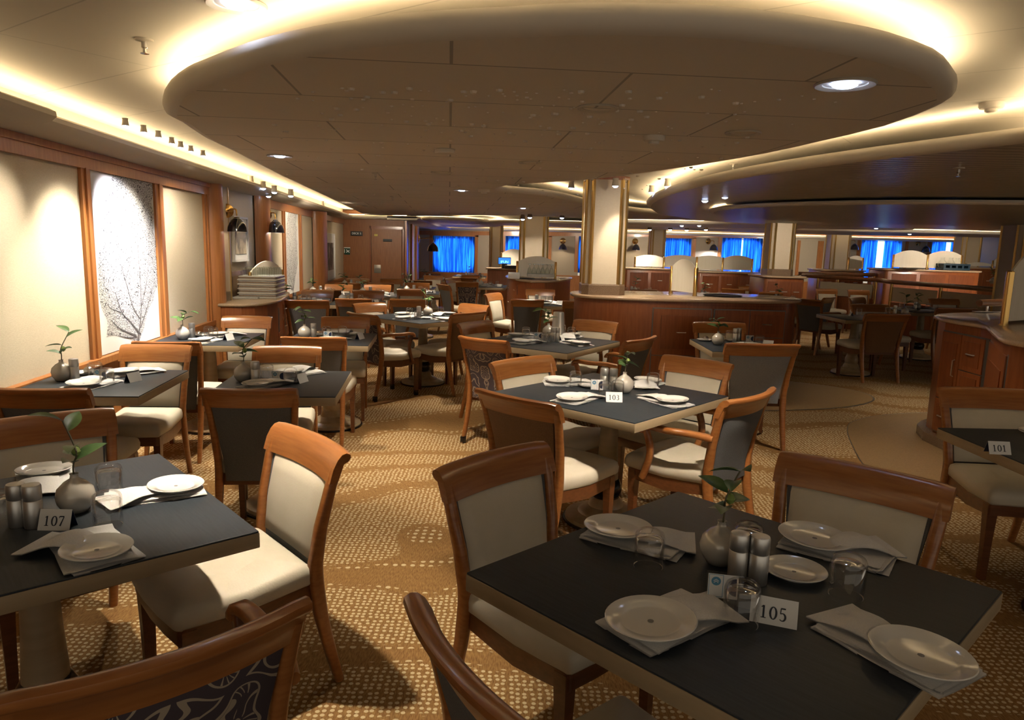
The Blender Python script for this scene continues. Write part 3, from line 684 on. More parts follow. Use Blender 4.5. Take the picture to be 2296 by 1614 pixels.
inst('plate', None, 'white plate in the middle of table 105, right of the steel mills', 'plate', O5(1780, 1287), 0, GR['plate'], (.95, .95, 1))
put_setting(O5(1825, 1222), O5(1930, 1250), 2, 'at the far right side of table 105', s=1.17)
put_glass(O5(1896, 1335), 'upturned glass right of the middle plate on table 105', 1.1)
put_setting(O5(2062, 1490), O5(1885, 1400), 3, 'at the near right side of table 105', s=1.17)
O7 = lambda *p: on('107', p)
put_setting(O7(218, 1250), O7(180, 1200), 2, 'at the near side of table 107')
inst('card107', lambda: make_card('107', .088, .055), 'white tent card reading 107 on table 107', 'table card', O7(130, 1183), .03)
put_glass(O7(243, 1178), 'nearer of the two upturned glasses right of the vase on table 107', 1.05); put_glass(O7(246, 1108), 'farther upturned glass right of the vase on table 107', 1.05)
put_setting(O7(395, 1103), O7(300, 1115), 0, 'at the right corner of table 107')
p = O7(172, 1146); put_vase(p, 'pearl bud vase on table 107'); put_sprig(p, 2, 'dark leafy sprig in the vase on table 107', 2.2)
put_shaker(O7(77, 1180), 'right steel mill of the row on table 107'); put_shaker(O7(42, 1178), 'left steel mill of the pair on table 107'); put_glass(O7(12, 1172), 'upturned glass at the left edge, beside the mills of table 107')
put_setting(O7(100, 1068), O7(110, 1115), 1, 'at the far left side of table 107')
O3 = lambda *p: on('103', p)
put_setting(O3(1250, 860), O3(1345, 862), 0, 'at the far left side of table 103')
put_glass(O3(1290, 868), 'upturned glass beside the far left plate on table 103')
put_setting(O3(1282, 900), O3(1345, 878), 1, 'at the near left side of table 103')
inst('plaque', None, 'clear sign holder with a blue round badge on table 103', 'sign', O3(1338, 876), -.1)
inst('saucer', make_saucer, 'small white dish behind the sign holder on table 103', 'dish', O3(1322, 867))
put_glass(O3(1356, 893), 'upturned glass left of the card on table 103'); put_glass(O3(1384, 888), 'upturned glass right behind the card on table 103', .95)
put_shaker(O3(1354, 872), 'left steel mill of the pair on table 103'); put_shaker(O3(1374, 873), 'right steel mill of the pair on table 103')
inst('card103', lambda: make_card('103'), 'white tent card reading 103 on table 103', 'table card', O3(1376, 900), -.02)
p = O3(1399, 880); put_vase(p, 'pearl bud vase on table 103'); put_sprig(p, 0, 'leafy sprig with a green bud in the vase on table 103', 1.)
put_setting(O3(1452, 860), O3(1425, 866), 2, 'at the far right side of table 103')
inst('saucer', None, 'small white dish under the right glass on table 103', 'dish', O3(1440, 868))
put_glass(O3(1463, 871), 'upturned glass at the far right of table 103')
put_setting(O3(1508, 906), O3(1450, 890), 3, 'at the near right side of table 103')
OF = lambda *p: on('F', p)
w = 'of the wine cooler table'
put_setting(OF(1158, 755), OF(1185, 756), 0, 'at the far left '+w); put_glass(OF(1179, 757), 'upturned glass at the far left '+w)
put_setting(OF(1170, 770), OF(1200, 766), 1, 'at the near left '+w)
inst('plaque', None, 'clear sign holder with a badge, middle '+w, 'sign', OF(1206, 762), 0)
put_glass(OF(1222, 770), 'left of two upturned glasses, middle '+w); put_glass(OF(1233, 770), 'right of two upturned glasses, middle '+w)
put_shaker(OF(1240, 766), 'left steel mill '+w); put_shaker(OF(1248, 766), 'right steel mill '+w)
p = OF(1229, 754); put_vase(p, 'bud vase in front of the cooler, middle '+w); put_sprig(p, 1, 'leafy sprig left of the steel wine cooler', 2.6)
inst('cooler', make_cooler, 'upturned steel wine cooler standing behind the mills', 'wine cooler', OF(1251, 751), 0)
put_setting(OF(1283, 755), OF(1262, 757), 2, 'at the far right '+w); put_glass(OF(1281, 757), 'upturned glass at the far right '+w)
put_setting(OF(1302, 774), OF(1272, 768), 3, 'at the near right '+w)
inst('card', make_card, 'tilted tent card beside the mills '+w, 'table card', OF(1258, 764), 1.2)
OE = lambda *p: on('E', p)
w = 'of the table beyond the aisle'
put_setting(OE(902, 707), OE(925, 707), 0, 'at the far left '+w); put_setting(OE(904, 716), OE(925, 714), 1, 'at the near left '+w)
put_glass(OE(918, 709), 'upturned glass at the left '+w); put_shaker(OE(939, 712), 'steel mill '+w)
put_glass(OE(936, 717), 'front upturned glass, middle '+w); put_glass(OE(946, 715), 'rear upturned glass, middle '+w)
p = OE(960, 707); put_vase(p, 'bud vase '+w); put_sprig(p, 2, 'drooping leafy sprig in the vase '+w, 3.)
inst('saucer', None, 'small white dish '+w, 'dish', OE(957, 714)); inst('jar', make_jar, 'small shiny butter dish '+w, 'dish', OE(967, 711))
put_setting(OE(1005, 706), OE(985, 706), 2, 'at the far right '+w); put_glass(OE(988, 707), 'upturned glass at the right '+w)
put_setting(OE(998, 719), OE(975, 714), 3, 'at the near right '+w)
def two(key, w, va, sh, sa, g1p, g2p, pq, g3p, na, nb, cd, v, rz):
    o = lambda p: on(key, p)
    put_vase(o(va), 'pearl bud vase on '+w); put_sprig(o(va), v, 'leafy sprig in the vase on '+w, rz)
    put_shaker(o(sh), 'steel mill on '+w)
    if sa: inst('saucer', None, 'small white dish on '+w, 'dish', o(sa)); q = o(sa); q.z += .006; inst('jar', None, 'shiny butter dish on the small dish on '+w, 'dish', q)
    put_glass(o(g1p), 'left upturned glass on '+w)
    if g2p: put_glass(o(g2p), 'middle upturned glass on '+w)
    if pq: inst('plaque', None, 'clear sign holder with badge on '+w, 'sign', o(pq), .05)
    if g3p: put_glass(o(g3p), 'right upturned glass on '+w)
    put_setting(o(na), o((na[0]+34, na[1]-8)), v, 'on the near side of '+w); put_setting(o(nb), o((nb[0]+26, nb[1]-3)), (v+1) % 4, 'on the far side of '+w)
    inst('card', make_card, 'small tent card seen end on, on '+w, 'table card', o(cd), 1.25)
two('A', 'the nearest left wall table', (140, 853), (168, 853), (199, 838), (214, 848), (241, 863), (226, 853), None, (188, 868), (278, 840), (299, 855), 2, 1.)
two('B', 'the small table behind table 107', (546, 855), (573, 858), None, (599, 852), None, (624, 857), (652, 862), (578, 868), (650, 840), (675, 857), 1, .4)
two('C', 'the table before the sideboard', (410, 761), (431, 758), (446, 754), (468, 757), (479, 760), None, None, (448, 768), (490, 754), (513, 762), 0, .2)
two('D', 'the table right of the sideboard', (683, 758), (703, 758), (716, 753), (732, 757), None, (735, 760), (768, 756), (735, 766), (760, 751), (807, 760), 1, 2.)
o = lambda *p: on('G', p); w = 'the small table before the counter'
inst('saucer', None, 'left white dish on '+w, 'dish', o(1580, 764)); q = o(1582, 764); q.z += .006; inst('jar', None, 'shiny butter dish on the left dish on '+w, 'dish', q)
put_vase(o(1609, 773), 'pearl bud vase on '+w); put_sprig(o(1609, 773), 0, 'leafy sprig in the vase on '+w, 2.); put_shaker(o(1648, 767), 'left steel mill on '+w); put_shaker(o(1655, 766), 'right steel mill on '+w)
put_glass(o(1634, 764), 'upturned glass behind the mills on '+w); inst('saucer', None, 'right white dish on '+w, 'dish', o(1645, 765)); inst('plaque', None, 'clear sign holder with badge on '+w, 'sign', o(1680, 768), 0)
put_glass(o(1702, 775), 'upturned glass beside the sign holder on '+w); put_setting(o(1690, 778), o(1665, 775), 1, 'on '+w); inst('card', None, 'white tent card on '+w, 'table card', o(1722, 776), -.5)
o = lambda *p: on('K', p); w = 'the right small table'
inst('card', None, 'tent card seen end on, on '+w, 'table card', o(1908, 708), 1.4); put_glass(o(1926, 706), 'left upturned glass on '+w); put_glass(o(1990, 704), 'right upturned glass on '+w)
put_shaker(o(2006, 705), 'steel mill on '+w); put_vase(o(2028, 706), 'white bud vase on '+w); put_sprig(o(2028, 706), 2, 'dark leafy sprig on '+w, 1.)
o = lambda *p: on('101', p)
inst('card101', lambda: make_card('101', .09, .052), 'white tent card reading 101 on table 101', 'table card', o(2236, 1016), -.05)
inst('plate', None, 'white plate at the right edge of the picture on table 101', 'plate', o(2330, 975), 0, GR['plate'])
# ------------------------------------------------------------------ simple settings on the distant tables
FAR = {'H': 'the table past the sideboard', 'I': 'the second row table', 'L': 'the third row end table', 'J': 'the table between the counters', 'Q': 'the table by the far patterned armchair',
       'I2': 'the middle third row table', 'H2': 'the third row wall table', 'L2': 'the fourth row table', 'W': 'the bright window table', 'W2': 'the table past the wood corner', 'R': 'the dark railing table', 'S': 'the dark table past the counter end',
       'M1': 'the table beneath the DECK 5 sign', 'V': 'the table behind the arched divider', 'U': 'the table right of the big column'}
for i, (k, w) in enumerate(FAR.items()):
    c, a, tw, td = TB[k]; ca, sa = math.cos(a), math.sin(a); rn = random.Random(i)
    def q(x, y): return Vector((c.x+x*tw*ca-y*td*sa, c.y+x*tw*sa+y*td*ca, c.z))
    big = tw > .8
    if k != 'J': put_vase(q(-.3 if not big else -.05, .05), 'bud vase on '+w); put_sprig(q(-.3 if not big else -.05, .05), i % 3, 'leafy sprig on '+w, rn.random()*6)
    put_shaker(q(-.12, .0), 'steel mill on '+w)
    put_glass(q(.03, .2), 'upturned glass on the far side of '+w); put_glass(q(.16, -.08), 'upturned glass on the near side of '+w)
    put_setting(q(.05, -.3), q(.3, -.27), i % 4, 'on the near side of '+w); put_setting(q(.02, .33), q(.25, .3), (i+2) % 4, 'on the far side of '+w)
    inst('card', None, 'white tent card on '+w, 'table card', q(.36, -.1), rn.uniform(-.3, 1.3))
    if big:
        put_setting(q(-.33, -.05), q(-.3, -.25), (i+1) % 4, 'on the left of '+w); put_setting(q(.34, .12), q(.3, .3), (i+3) % 4, 'on the right of '+w)
        put_glass(q(-.2, .22), 'upturned glass at the back left of '+w); put_glass(q(.28, .26), 'upturned glass at the back right of '+w)
# ------------------------------------------------------------------ floor
mb = MB(); xs = [-9+i*24/12 for i in range(13)]; ys = [-2.5, 0, 3, 6]+[6+i*1.25 for i in range(1, 18)]
mb.add([(x, y, sagf(y)) for y in ys for x in xs], [(j*13+i, j*13+i+1, j*13+i+14, j*13+i+13) for j in range(len(ys)-1) for i in range(12)])
struct('floor', mb, M['carpet'])
def floorpatch(name, pts, m, z):
    b = MB(); b.poly([(x, y, z+sagf(y)) for x, y in pts]); return struct(name, b, m)
ell = lambda cx, cy, a, b, r, n=56: [(cx+a*math.cos(t)*math.cos(r)-b*math.sin(t)*math.sin(r), cy+a*math.cos(t)*math.sin(r)+b*math.sin(t)*math.cos(r)) for t in [2*math.pi*i/n for i in range(n)]]
CC = (1.87, 7.95)                                               # centre of the round ended counter
floorpatch('floor_inlay_1', ell(CC[0]+.1, CC[1]-.05, 2.03, 1.0, .0), M['pewter'], .003); floorpatch('floor_inlay_2', ell(CC[0]+.1, CC[1]-.05, 2.01, .98, .0), M['inlay'], .0045)
pp = cat([(p.x, p.y, 0) for p in [atz(x, y, 0) for x, y in ((2160, 928), (2060, 925), (1965, 932), (1912, 945), (1899, 962), (1908, 995), (1940, 1050), (1990, 1085), (2110, 1110), (2330, 1130))]], 5)
pp = [(p.x, p.y) for p in pp]+[(4.6, 3.9), (5.2, 5.4)]
floorpatch('floor_inlay_3', pp, M['pewter'], .003); cx, cy = sum(p[0] for p in pp)/len(pp), sum(p[1] for p in pp)/len(pp)
floorpatch('floor_inlay_4', [(cx+(x-cx)*.985, cy+(y-cy)*.985) for x, y in pp], M['inlay'], .0045)
# ------------------------------------------------------------------ left wall (own frame: s along the wall, n out of it)
th = .095; WO = Vector((-2.68, 3.9, 0)); WT = Vector((-math.sin(th), math.cos(th), 0)); WN = Vector((math.cos(th), math.sin(th), 0))
def Wp(s, n, z): return WO+WT*s+WN*n+Vector((0, 0, z-.0065*s*z/2.07))
def wbox(mb, s0, s1, n0, n1, z0, z1, mi=0): return mb.loft([[Wp(s0, n0, z), Wp(s1, n0, z), Wp(s1, n1, z), Wp(s0, n1, z)] for z in (z0, z1)], mi=mi)
def won(x, y, n=0.):
    d = ray(x, y); q = WO+WN*n; t = (q.dot(WN))/(d.dot(WN)); p = d*t+Vector((0, 0, H)); s = (p-WO).dot(WT)
    return s, p.z+.0065*s*p.z/2.07
S1 = 12.63
mb = MB(); wbox(mb, -5.5, S1, -.12, 0, .05, 2.34); struct('wall_left', mb, M['wallfab'])
mb = MB(); wbox(mb, -5.5, 3.2, 0, .02, 0, .70); wbox(mb, 5.5, S1, 0, .02, 0, .70)
for k in range(-5, 4): wbox(mb, k*.9+.06, k*.9+.84, .02, .026, .14, .62)
struct('wainscot_left', mb, M['wallwood'])
mb = MB(); wbox(mb, -5.5, 3.2, 0, .05, .70, .745); wbox(mb, -5.5, 3.2, .0, .035, .66, .70); wbox(mb, 5.5, S1, 0, .045, .70, .745); struct('trim_1', mb, M['wallwood'])
mb = MB(); wbox(mb, -5.5, 3.2, 0, .03, 1.965, 2.075); wbox(mb, -5.5, 3.2, .03, .045, 2.035, 2.075); wbox(mb, 5.56, S1, 0, .03, 1.965, 2.075); struct('trim_2', mb, M['wallwood'])
def post(name, s0, s1):
    mb = MB(); wbox(mb, s0, s1, 0, .022, .745, 1.97); m = (s0+s1)/2; wbox(mb, m-.018, m+.018, .022, .034, .745, 1.97); return struct(name, mb, M['wallwood'])
post('trim_3', .735, .853); post('trim_4', 1.90, 2.066); post('trim_5', 3.08, 3.2); post('trim_6', 6.44, 6.6); post('trim_7', 7.58, 7.8); post('trim_8', -2.5, -2.38)
def roundpost(name, s0, s1):
    mb = MB(); r = (s1-s0)/2; mb.loft([[Wp((s0+s1)/2-r*math.cos(math.pi*i/12), .02+r*.7*math.sin(math.pi*i/12), z) for i in range(13)] for z in (.05, 2.08)]); return struct(name, mb, M['wallwood'], smooth=True)
roundpost('trim_10', 3.2, 3.46); roundpost('trim_11', 4.9, 5.28); roundpost('trim_12', 8.74, 9.3)
mb = MB(); wbox(mb, 3.46, 3.75, 0, .05, 0, 2.08); wbox(mb, 5.28, 5.56, 0, .05, 0, 2.08); struct('trim_13', mb, M['colm'])
mb = MB(); [wbox(mb, s, s+.03, 0, .058, 0, 2.08) for s in (3.46, 3.72, 5.28, 5.53)]; struct('trim_14', mb, M['gold'])
# sea fan panels
def fan_panel(label, s0, s1, outline, branches):
    t = thing('sea_fan_panel', label, 'wall art', Wp((s0+s1)/2, 0, .75)); inv = Matrix.Translation(-t.location)
    mb = MB(); mb.X = inv; wbox(mb, s0, s1, .001, .008, .75, 1.97); mb.build('white_panel', M['white'], t, smooth=False)
    mb = MB(); mb.X = inv; mb.poly([Wp(s, .0095, z) for s, z in outline]); mb.build('lace_print', M['lace'], t, smooth=False)
    mb = MB(); mb.X = inv
    for br in branches:
        q = cat([(s, z, w) for s, z, w in br], 5)
        for a, b in zip(q, q[1:]):
            d = Vector((b.x-a.x, b.y-a.y)); d = d.normalized() if d.length else Vector((0, 1)); nx, nz = -d.y, d.x
            mb.poly([Wp(a.x-nx*a.z, .0105, a.y-nz*a.z), Wp(b.x-nx*b.z, .0105, b.y-nz*b.z), Wp(b.x+nx*b.z, .0105, b.y+nz*b.z), Wp(a.x+nx*a.z, .0105, a.y+nz*a.z)])
    mb.build('branch_print', M['printgrey'], t, smooth=False); return t
OUT = [(309, 766), (320, 735), (329, 694), (340, 676), (346, 650), (354, 632), (351, 590), (346, 560), (350, 545), (340, 520), (342, 480), (336, 455), (346, 405), (332, 397), (300, 388), (270, 382), (252, 381), (248, 397), (232, 440), (222, 520), (217, 600), (219, 665), (224, 690), (238, 720), (236, 756), (255, 752), (275, 757), (296, 764)]
BR = [[(306, 768, 12), (310, 735, 8), (313, 700, 5), (312, 640, 4), (307, 570, 3), (304, 520, 2)], [(311, 715, 6), (296, 690, 4), (281, 640, 4), (268, 590, 3), (262, 550, 2)], [(308, 745, 7), (290, 722, 5), (270, 700, 4), (255, 655, 3)], [(303, 752, 6), (284, 745, 4), (264, 735, 3), (246, 718, 2)], [(312, 735, 6), (322, 705, 4), (332, 672, 3), (341, 640, 2)], [(305, 755, 5), (285, 757, 3), (262, 752, 2)], [(313, 690, 4), (324, 640, 3), (330, 580, 2), (330, 520, 1)], [(278, 630, 3), (290, 580, 2), (292, 540, 1)], [(268, 700, 3), (244, 690, 2), (230, 670, 1)]]
fan_panel('tall white panel printed with a dark sea fan, brightly spotlit on the left wall', .87, 1.89, [won(*p) for p in OUT], [[(*won(x, y), w*.0011) for x, y, w in b] for b in BR])
sc_ = lambda p: (7.0+(won(*p)[0]-1.38)*.85, won(*p)[1])
fan_panel('second sea fan panel, farther along the left wall behind the lamps', 6.61, 7.57, [sc_(p) for p in OUT], [[(*sc_((x, y)), w*.0009) for x, y, w in b] for b in BR])
def picture(label, s0, s1, z0, z1, art, fw=.07):
    t = thing('framed_picture', label, 'picture', Wp((s0+s1)/2, 0, z0)); inv = Matrix.Translation(-t.location)
    mb = MB(); mb.X = inv; wbox(mb, s0, s1, .001, .02, z0, z1); mb.build('white_mount', M['white'], t, smooth=False)
    mb = MB(); mb.X = inv; e = .022; [wbox(mb, *q) for q in ((s0, s0+e, .02, .035, z0, z1), (s1-e, s1, .02, .035, z0, z1), (s0, s1, .02, .035, z0, z0+e), (s0, s1, .02, .035, z1-e, z1))]; mb.build('frame', M['white'], t, smooth=False)
    mb = MB(); mb.X = inv; wbox(mb, s0+fw, s1-fw, .02, .024, z0+fw*1.2, z1-fw*1.2); mb.build('print', M[art], t, smooth=False); return t
picture('white framed abstract print behind the left wall lamp', 3.98, 4.55, 1.30, 1.80, 'art_a'); picture('tall white framed print of grey waves near the corner of the left wall', 9.9, 11.2, .78, 1.72, 'art_b', .16)
# wall lamps
def make_lamp():
    o = thing('wall_lamp', 'l', 'lamp')                         # faces +y out of the wall
    m = MB(); m.X = Matrix.Rotation(-math.pi/2, 4, 'X'); m.lathe([(.075, 0), (.078, .006), (.07, .014), (.05, .018), (.03, .03), (.012, .035)], 28); m.build('back_plate', M['brass'], o)
    MB().tube(cat([(0, .03, 0), (0, .16, .015), (0, .25, .012), (0, .275, -.02), (0, .275, -.06)], 5), .008, 8).build('arm', M['brass'], o)
    s = MB().lathe([(.016, 0), (.03, -.004), (.034, -.016), (.06, -.035), (.085, -.07), (.1, -.115), (.105, -.16)], 32, c=(0, .275, -.07), caps=False).build('lamp_shade', M['bluegloss'], o)
    MB().lathe([(.03, -.012), (.057, -.037), (.082, -.071), (.097, -.115), (.1035, -.16), (.1055, -.161)], 32, c=(0, .275, -.07), caps=False).build('shade_lining', M['shadein'], s)
    MB().lathe([(0, -.06), (.022, -.07), (.026, -.09), (.018, -.11), (0, -.115)], 16, c=(0, .275, -.07)).build('bulb', M['lens_off_glow'], o)
    return o
def lamp(label, loc, rz, sc=1., power=0, col=(1, .78, .5)):
    inst('lamp', make_lamp, label, 'wall lamp', loc, rz, 'black wall lamps', (sc, sc, sc))
    if power:
        l = D.lights.new('lamp_light', 'POINT'); l.energy = power; l.color = col; l.shadow_soft_size = .03
        q = D.objects.new('lamp_light', l); COL.objects.link(q); d = Matrix.Rotation(rz, 4, 'Z') @ Vector((0, .275, -.20)); q.location = Vector(loc)+d*sc
rzW = math.atan2(WN.y, WN.x)-math.pi/2
s, z = won(497, 472); lamp('nearer black wall lamp on a brass arm, left wall above the sideboard', Wp(s, .05, z), rzW-.92, .92, 1.5)
s, z = won(587, 480); lamp('farther black wall lamp on a brass arm, left wall', Wp(s, .05, z), rzW-.92, .98, 4., (.6, .75, 1))
# left soffit with its cove light
mb = MB(); prof = [(0, 2.075), (.20, 2.085), (.25, 2.10), (.272, 2.125), (.27, 2.15), (.245, 2.165), (.20, 2.165), (.17, 2.14), (.0, 2.14)]
mb.loft([[Wp(s, n*(1.35 if s < -.2 else 1), z) for n, z in prof] for s in (-5.5, -.21, -.19, S1)]); struct('ceiling_soffit_left', mb, M['soffit'], smooth=True)
def strip(name, pts, w, m='cove'):
    """flat upward-facing light strip lying in a cove along a polyline"""
    b = MB(); 
    for a, c in zip(pts, pts[1:]):
        a, c = Vector(a), Vector(c); d = (c-a).normalized(); nn = Vector((-d.y, d.x, 0))*w/2
        b.poly([a-nn, c-nn, c+nn, a+nn])
    o = b.build(name, M[m], None, smooth=False); return tag(o, kind='structure')
strip('ceiling_cove_light_left', [Wp(s, .12, 2.146) for s in (-5.5, 0, 3, 6, 9, S1)], .05)
# end wall in dark wood with the door
E0, E1 = aty(770, 600, 16.5), aty(906, 600, 16.5); zt = 1.99; fz = sagf(16.5)
mb = MB(); mb.box(E0.x-.1, E1.x, 16.5, 16.6, fz, 2.2); struct('wall_end', mb, M['endwood'])
def pw(px, Y): return aty(px, 600, Y).x
mb = MB(); mb.box(pw(836, 16.5), pw(901, 16.5), 16.46, 16.5, fz, 1.80); dr = struct('door_1', mb, M['endwood'])
mb = MB(); x0, x1 = pw(833, 16.5), pw(904, 16.5); mb.box(x0-.03, x0, 16.44, 16.5, fz, 1.86).box(x1, x1+.03, 16.44, 16.5, fz, 1.86).box(x0-.03, x1+.03, 16.44, 16.5, 1.80, 1.86); struct('trim_15', mb, M['cherry2'])
def P3(x, y, Y): return aty(x, y, Y)
def txt(name, s, size, m, parent, loc, rot, ext=.0005):
    cu = D.curves.new('tmp', 'FONT'); cu.body = s; cu.size = size; cu.align_x = 'CENTER'; cu.align_y = 'CENTER'; cu.extrude = ext; cu.resolution_u = 4
    ob = D.objects.new('tmp', cu); COL.objects.link(ob); dg = bpy.context.evaluated_depsgraph_get(); me = D.meshes.new_from_object(ob.evaluated_get(dg)); D.objects.remove(ob)
    me.materials.clear(); me.materials.append(m); o = D.objects.new(name, me); COL.objects.link(o); o.parent = parent; o.location = loc; o.rotation_euler = rot; return o
def flat(name, label, cat_, x0, y0, x1, y1, Y, m, dep=.015):
    a, b = P3(x0, y0, Y), P3(x1, y1, Y); t = thing(name, label, cat_, ((a.x+b.x)/2, Y, min(a.z, b.z)))
    w, h = abs(b.x-a.x), abs(a.z-b.z); MB().rbox((0, 0, 0), (w, dep, h), .003).build('plate', M[m], t); return t, w, h
t, w, h = flat('deck_sign', 'dark sign reading DECK 5 on the wood end wall', 'sign', 786, 518, 813, 529, 16.48, 'blackmat'); txt('lettering', 'DECK 5', h*.62, M['card'], t, (0, -.009, h/2), (math.pi/2, 0, 0))
t, w, h = flat('door_sign', 'small dark sign on the wood door', 'sign', 859, 535.5, 879, 542, 16.45, 'blackmat')
t, w, h = flat('evacuation_sign', 'dark green escape plan sign on the end wall', 'sign', 772, 554, 785, 571, 16.48, 'exit')
q = MB(); strokes(q, [[(-.06, .04), (-.06, .12)], [(-.02, .05), (.05, .10)], [(-.02, .11), (.05, .05)], [(-.07, .155), (.07, .155)]], .016); q.v = [(x, -.009, z) for x, y, z in q.v]; q.build('pictogram', M['card'], t, smooth=False)
t, w, h = flat('yellow_label', 'small yellow label at the top corner of the wood door', 'label', 839, 524.5, 847, 529.5, 16.44, 'yellow')
t, w, h = flat('push_plate', 'grey metal plate box on the left edge of the wood door', 'push plate', 839, 593.5, 854, 612, 16.45, 'greyplate'); MB().box(-w*.35, w*.35, -.012, -.006, h*.47, h*.53).build('slot', M['chrome'], t, smooth=False)
# return wall from the wood corner to the window wall
Y2 = 24.5; RX0 = pw(906, 16.5); RX1 = P3(940, 560, Y2).x
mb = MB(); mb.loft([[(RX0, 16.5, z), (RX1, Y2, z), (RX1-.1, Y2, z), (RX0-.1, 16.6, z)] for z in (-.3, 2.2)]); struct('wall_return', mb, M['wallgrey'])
mb = MB(); d = Vector((RX1-RX0, Y2-16.5, 0)); 
for t0, t1 in ((.0, .06), (.3, .36), (.62, .70)):
    a, b = Vector((RX0+.012, 16.5, 0))+d*t0, Vector((RX0+.012, 16.5, 0))+d*t1; mb.loft([[(a.x, a.y, z), (b.x, b.y, z), (b.x+.05, b.y, z), (a.x+.05, a.y, z)] for z in (-.3, 2.0)])
struct('trim_16', mb, M['wallwood'])
# ------------------------------------------------------------------ far window wall
def far(x, y): return P3(x, y, Y2)
zTop = lambda x: far(x, interp(x, [(940, 521), (1650, 527), (2000, 531), (2300, 535)])).z
wins = [(970.5, 1064, 528, 611), (1133, 1228, 529, 611), (1297, 1332, 529, 611), (1483, 1549, 533, 612), (1618, 1708, 532, 612), (1930, 2021, 535, 625), (2088, 2162, 537, 625), (2247, 2330, 538, 625)]
xl, xr = far(925, 560).x, far(2480, 560).x; zb = -.6
mb = MB(); edges = [xl]
for (a, b, t_, b_) in wins: edges += [far(a, 570).x, far(b, 570).x]
edges.append(xr); mb.box(xl, xr, Y2+.0, Y2+.1, zb, far(1000, 612).z)
ztop = 2.3
for i in range(0, len(edges), 2): mb.box(edges[i], edges[i+1], Y2, Y2+.1, far(1000, 612).z, ztop)
for a, b, t_, b_ in wins: mb.box(far(a, 570).x, far(b, 570).x, Y2, Y2+.1, far((a+b)/2, t_).z, ztop)
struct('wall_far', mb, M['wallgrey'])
mb = MB(); mb.box(xl, xr, Y2-.03, Y2, zb, far(1000, 610).z); struct('wainscot_far', mb, M['wallwood'])
mb = MB(); a, b = far(940, 522), far(2480, 537); mb.loft([[(p.x, Y2-.04, p.z+.07), (p.x, Y2-.04, p.z-.06), (p.x, Y2, p.z-.06), (p.x, Y2, p.z+.07)] for p in (a, b)]); struct('trim_17', mb, M['wallwood'])
for i, (a, b, t_, b_) in enumerate(wins):
    A, B = far(a, t_), far(b, b_); w = B.x-A.x; h = A.z-B.z
    fm = MB(); e = .1; fm.box(A.x-e, A.x, Y2-.03, Y2, B.z, A.z+e).box(B.x, B.x+e, Y2-.03, Y2, B.z, A.z+e).box(A.x-e, B.x+e, Y2-.03, Y2, A.z, A.z+e)
    wo = struct('window_%d' % (i+1), fm, M['wallwood'])
    pn = MB(); pn.poly([((A.x+B.x)/2+x, Y2+.09, (A.z+B.z)/2-.03+z) for x, z in rrect(w/2-.03, h/2-.05, .3, 6)]); pn.build('pane', M['pane'], wo, smooth=False)
    gap = {4: .02, 6: .06, 0: .0}.get(i, .0)
    spans = [(A.x, (A.x+B.x)/2-gap*w), ((A.x+B.x)/2+gap*w, B.x)]
    if i == 5: spans = [(A.x, A.x+w*.40), (A.x+w*.56, B.x)]
    if i == 3: spans = [(A.x+.16*w, (A.x+B.x)/2), ((A.x+B.x)/2, B.x)]
    for k, (c0, c1) in enumerate(spans):
        n = 36; cm = MB(); rn = random.Random(i*7+k); ph = rn.random()*6
        def f(u, v, c0=c0, c1=c1, ph=ph): return (lerp(c0, c1, u), Y2+.045+.03*math.sin(u*2*math.pi*5.5+ph)+.007*math.sin(u*29+ph*2), lerp(B.z-.02, A.z, v))
        cm.grid(f, 54, 1); o = cm.build('curtain', M['curtain'])
        tag(o, ('left' if k == 0 else 'right')+' blue curtain of the '+['first far window from the left, beside the wood corner', 'second far window, behind the cream columns', 'third far window, left of the big column', 'fourth far window, right of the big column', 'fifth far window, above the arched counters', 'sixth far window, with the bright open gap', 'seventh far window, above the white arched screen', 'last far window at the right edge'][i], 'curtain', 'blue window curtains')
mb = MB(); mb.box(14.9, 15.0, 7, Y2, -.4, 2.3); struct('wall_right', mb, M['wallgrey'])
# panel seams on the window wall at the right (beside the grey column)
mb = MB()
for px in (1790, 1836, 1842, 1866): q = far(px, 560); mb.box(q.x-.05, q.x+.05, Y2-.03, Y2, .4, 1.9)
struct('trim_18', mb, M['wallwood'])
for px, py, pwr, lab in ((1120, 545, 0, 'black lamp beside the second far column'), (1262, 540, 3, 'black wall lamp between the second and third far windows'), (1424, 541, 4, 'black wall lamp on the window wall right of the big column'), (1588, 541, 30, 'brightest wall lamp, glowing white above the arched counters'), (2058, 545, 0, 'black wall lamp behind the white arched screen'), (1900, 540, 0, 'black wall lamp left of the bright curtain gap'), (2214, 546, 9, 'wall lamp glowing at the far right by the last window')):
    q = far(px, py); lamp(lab, (q.x, Y2-.01, q.z), math.pi+(.3 if px > 1500 else -.05), 1.25, pwr, (1, .8, .55) if pwr < 20 else (.9, .92, 1))
q = P3(941, 535, 18.5); lamp('black lamp on the return wall past the wood corner', (P3(938, 535, 18.5).x, 18.5, q.z), -math.pi/2, 1.35, 0)
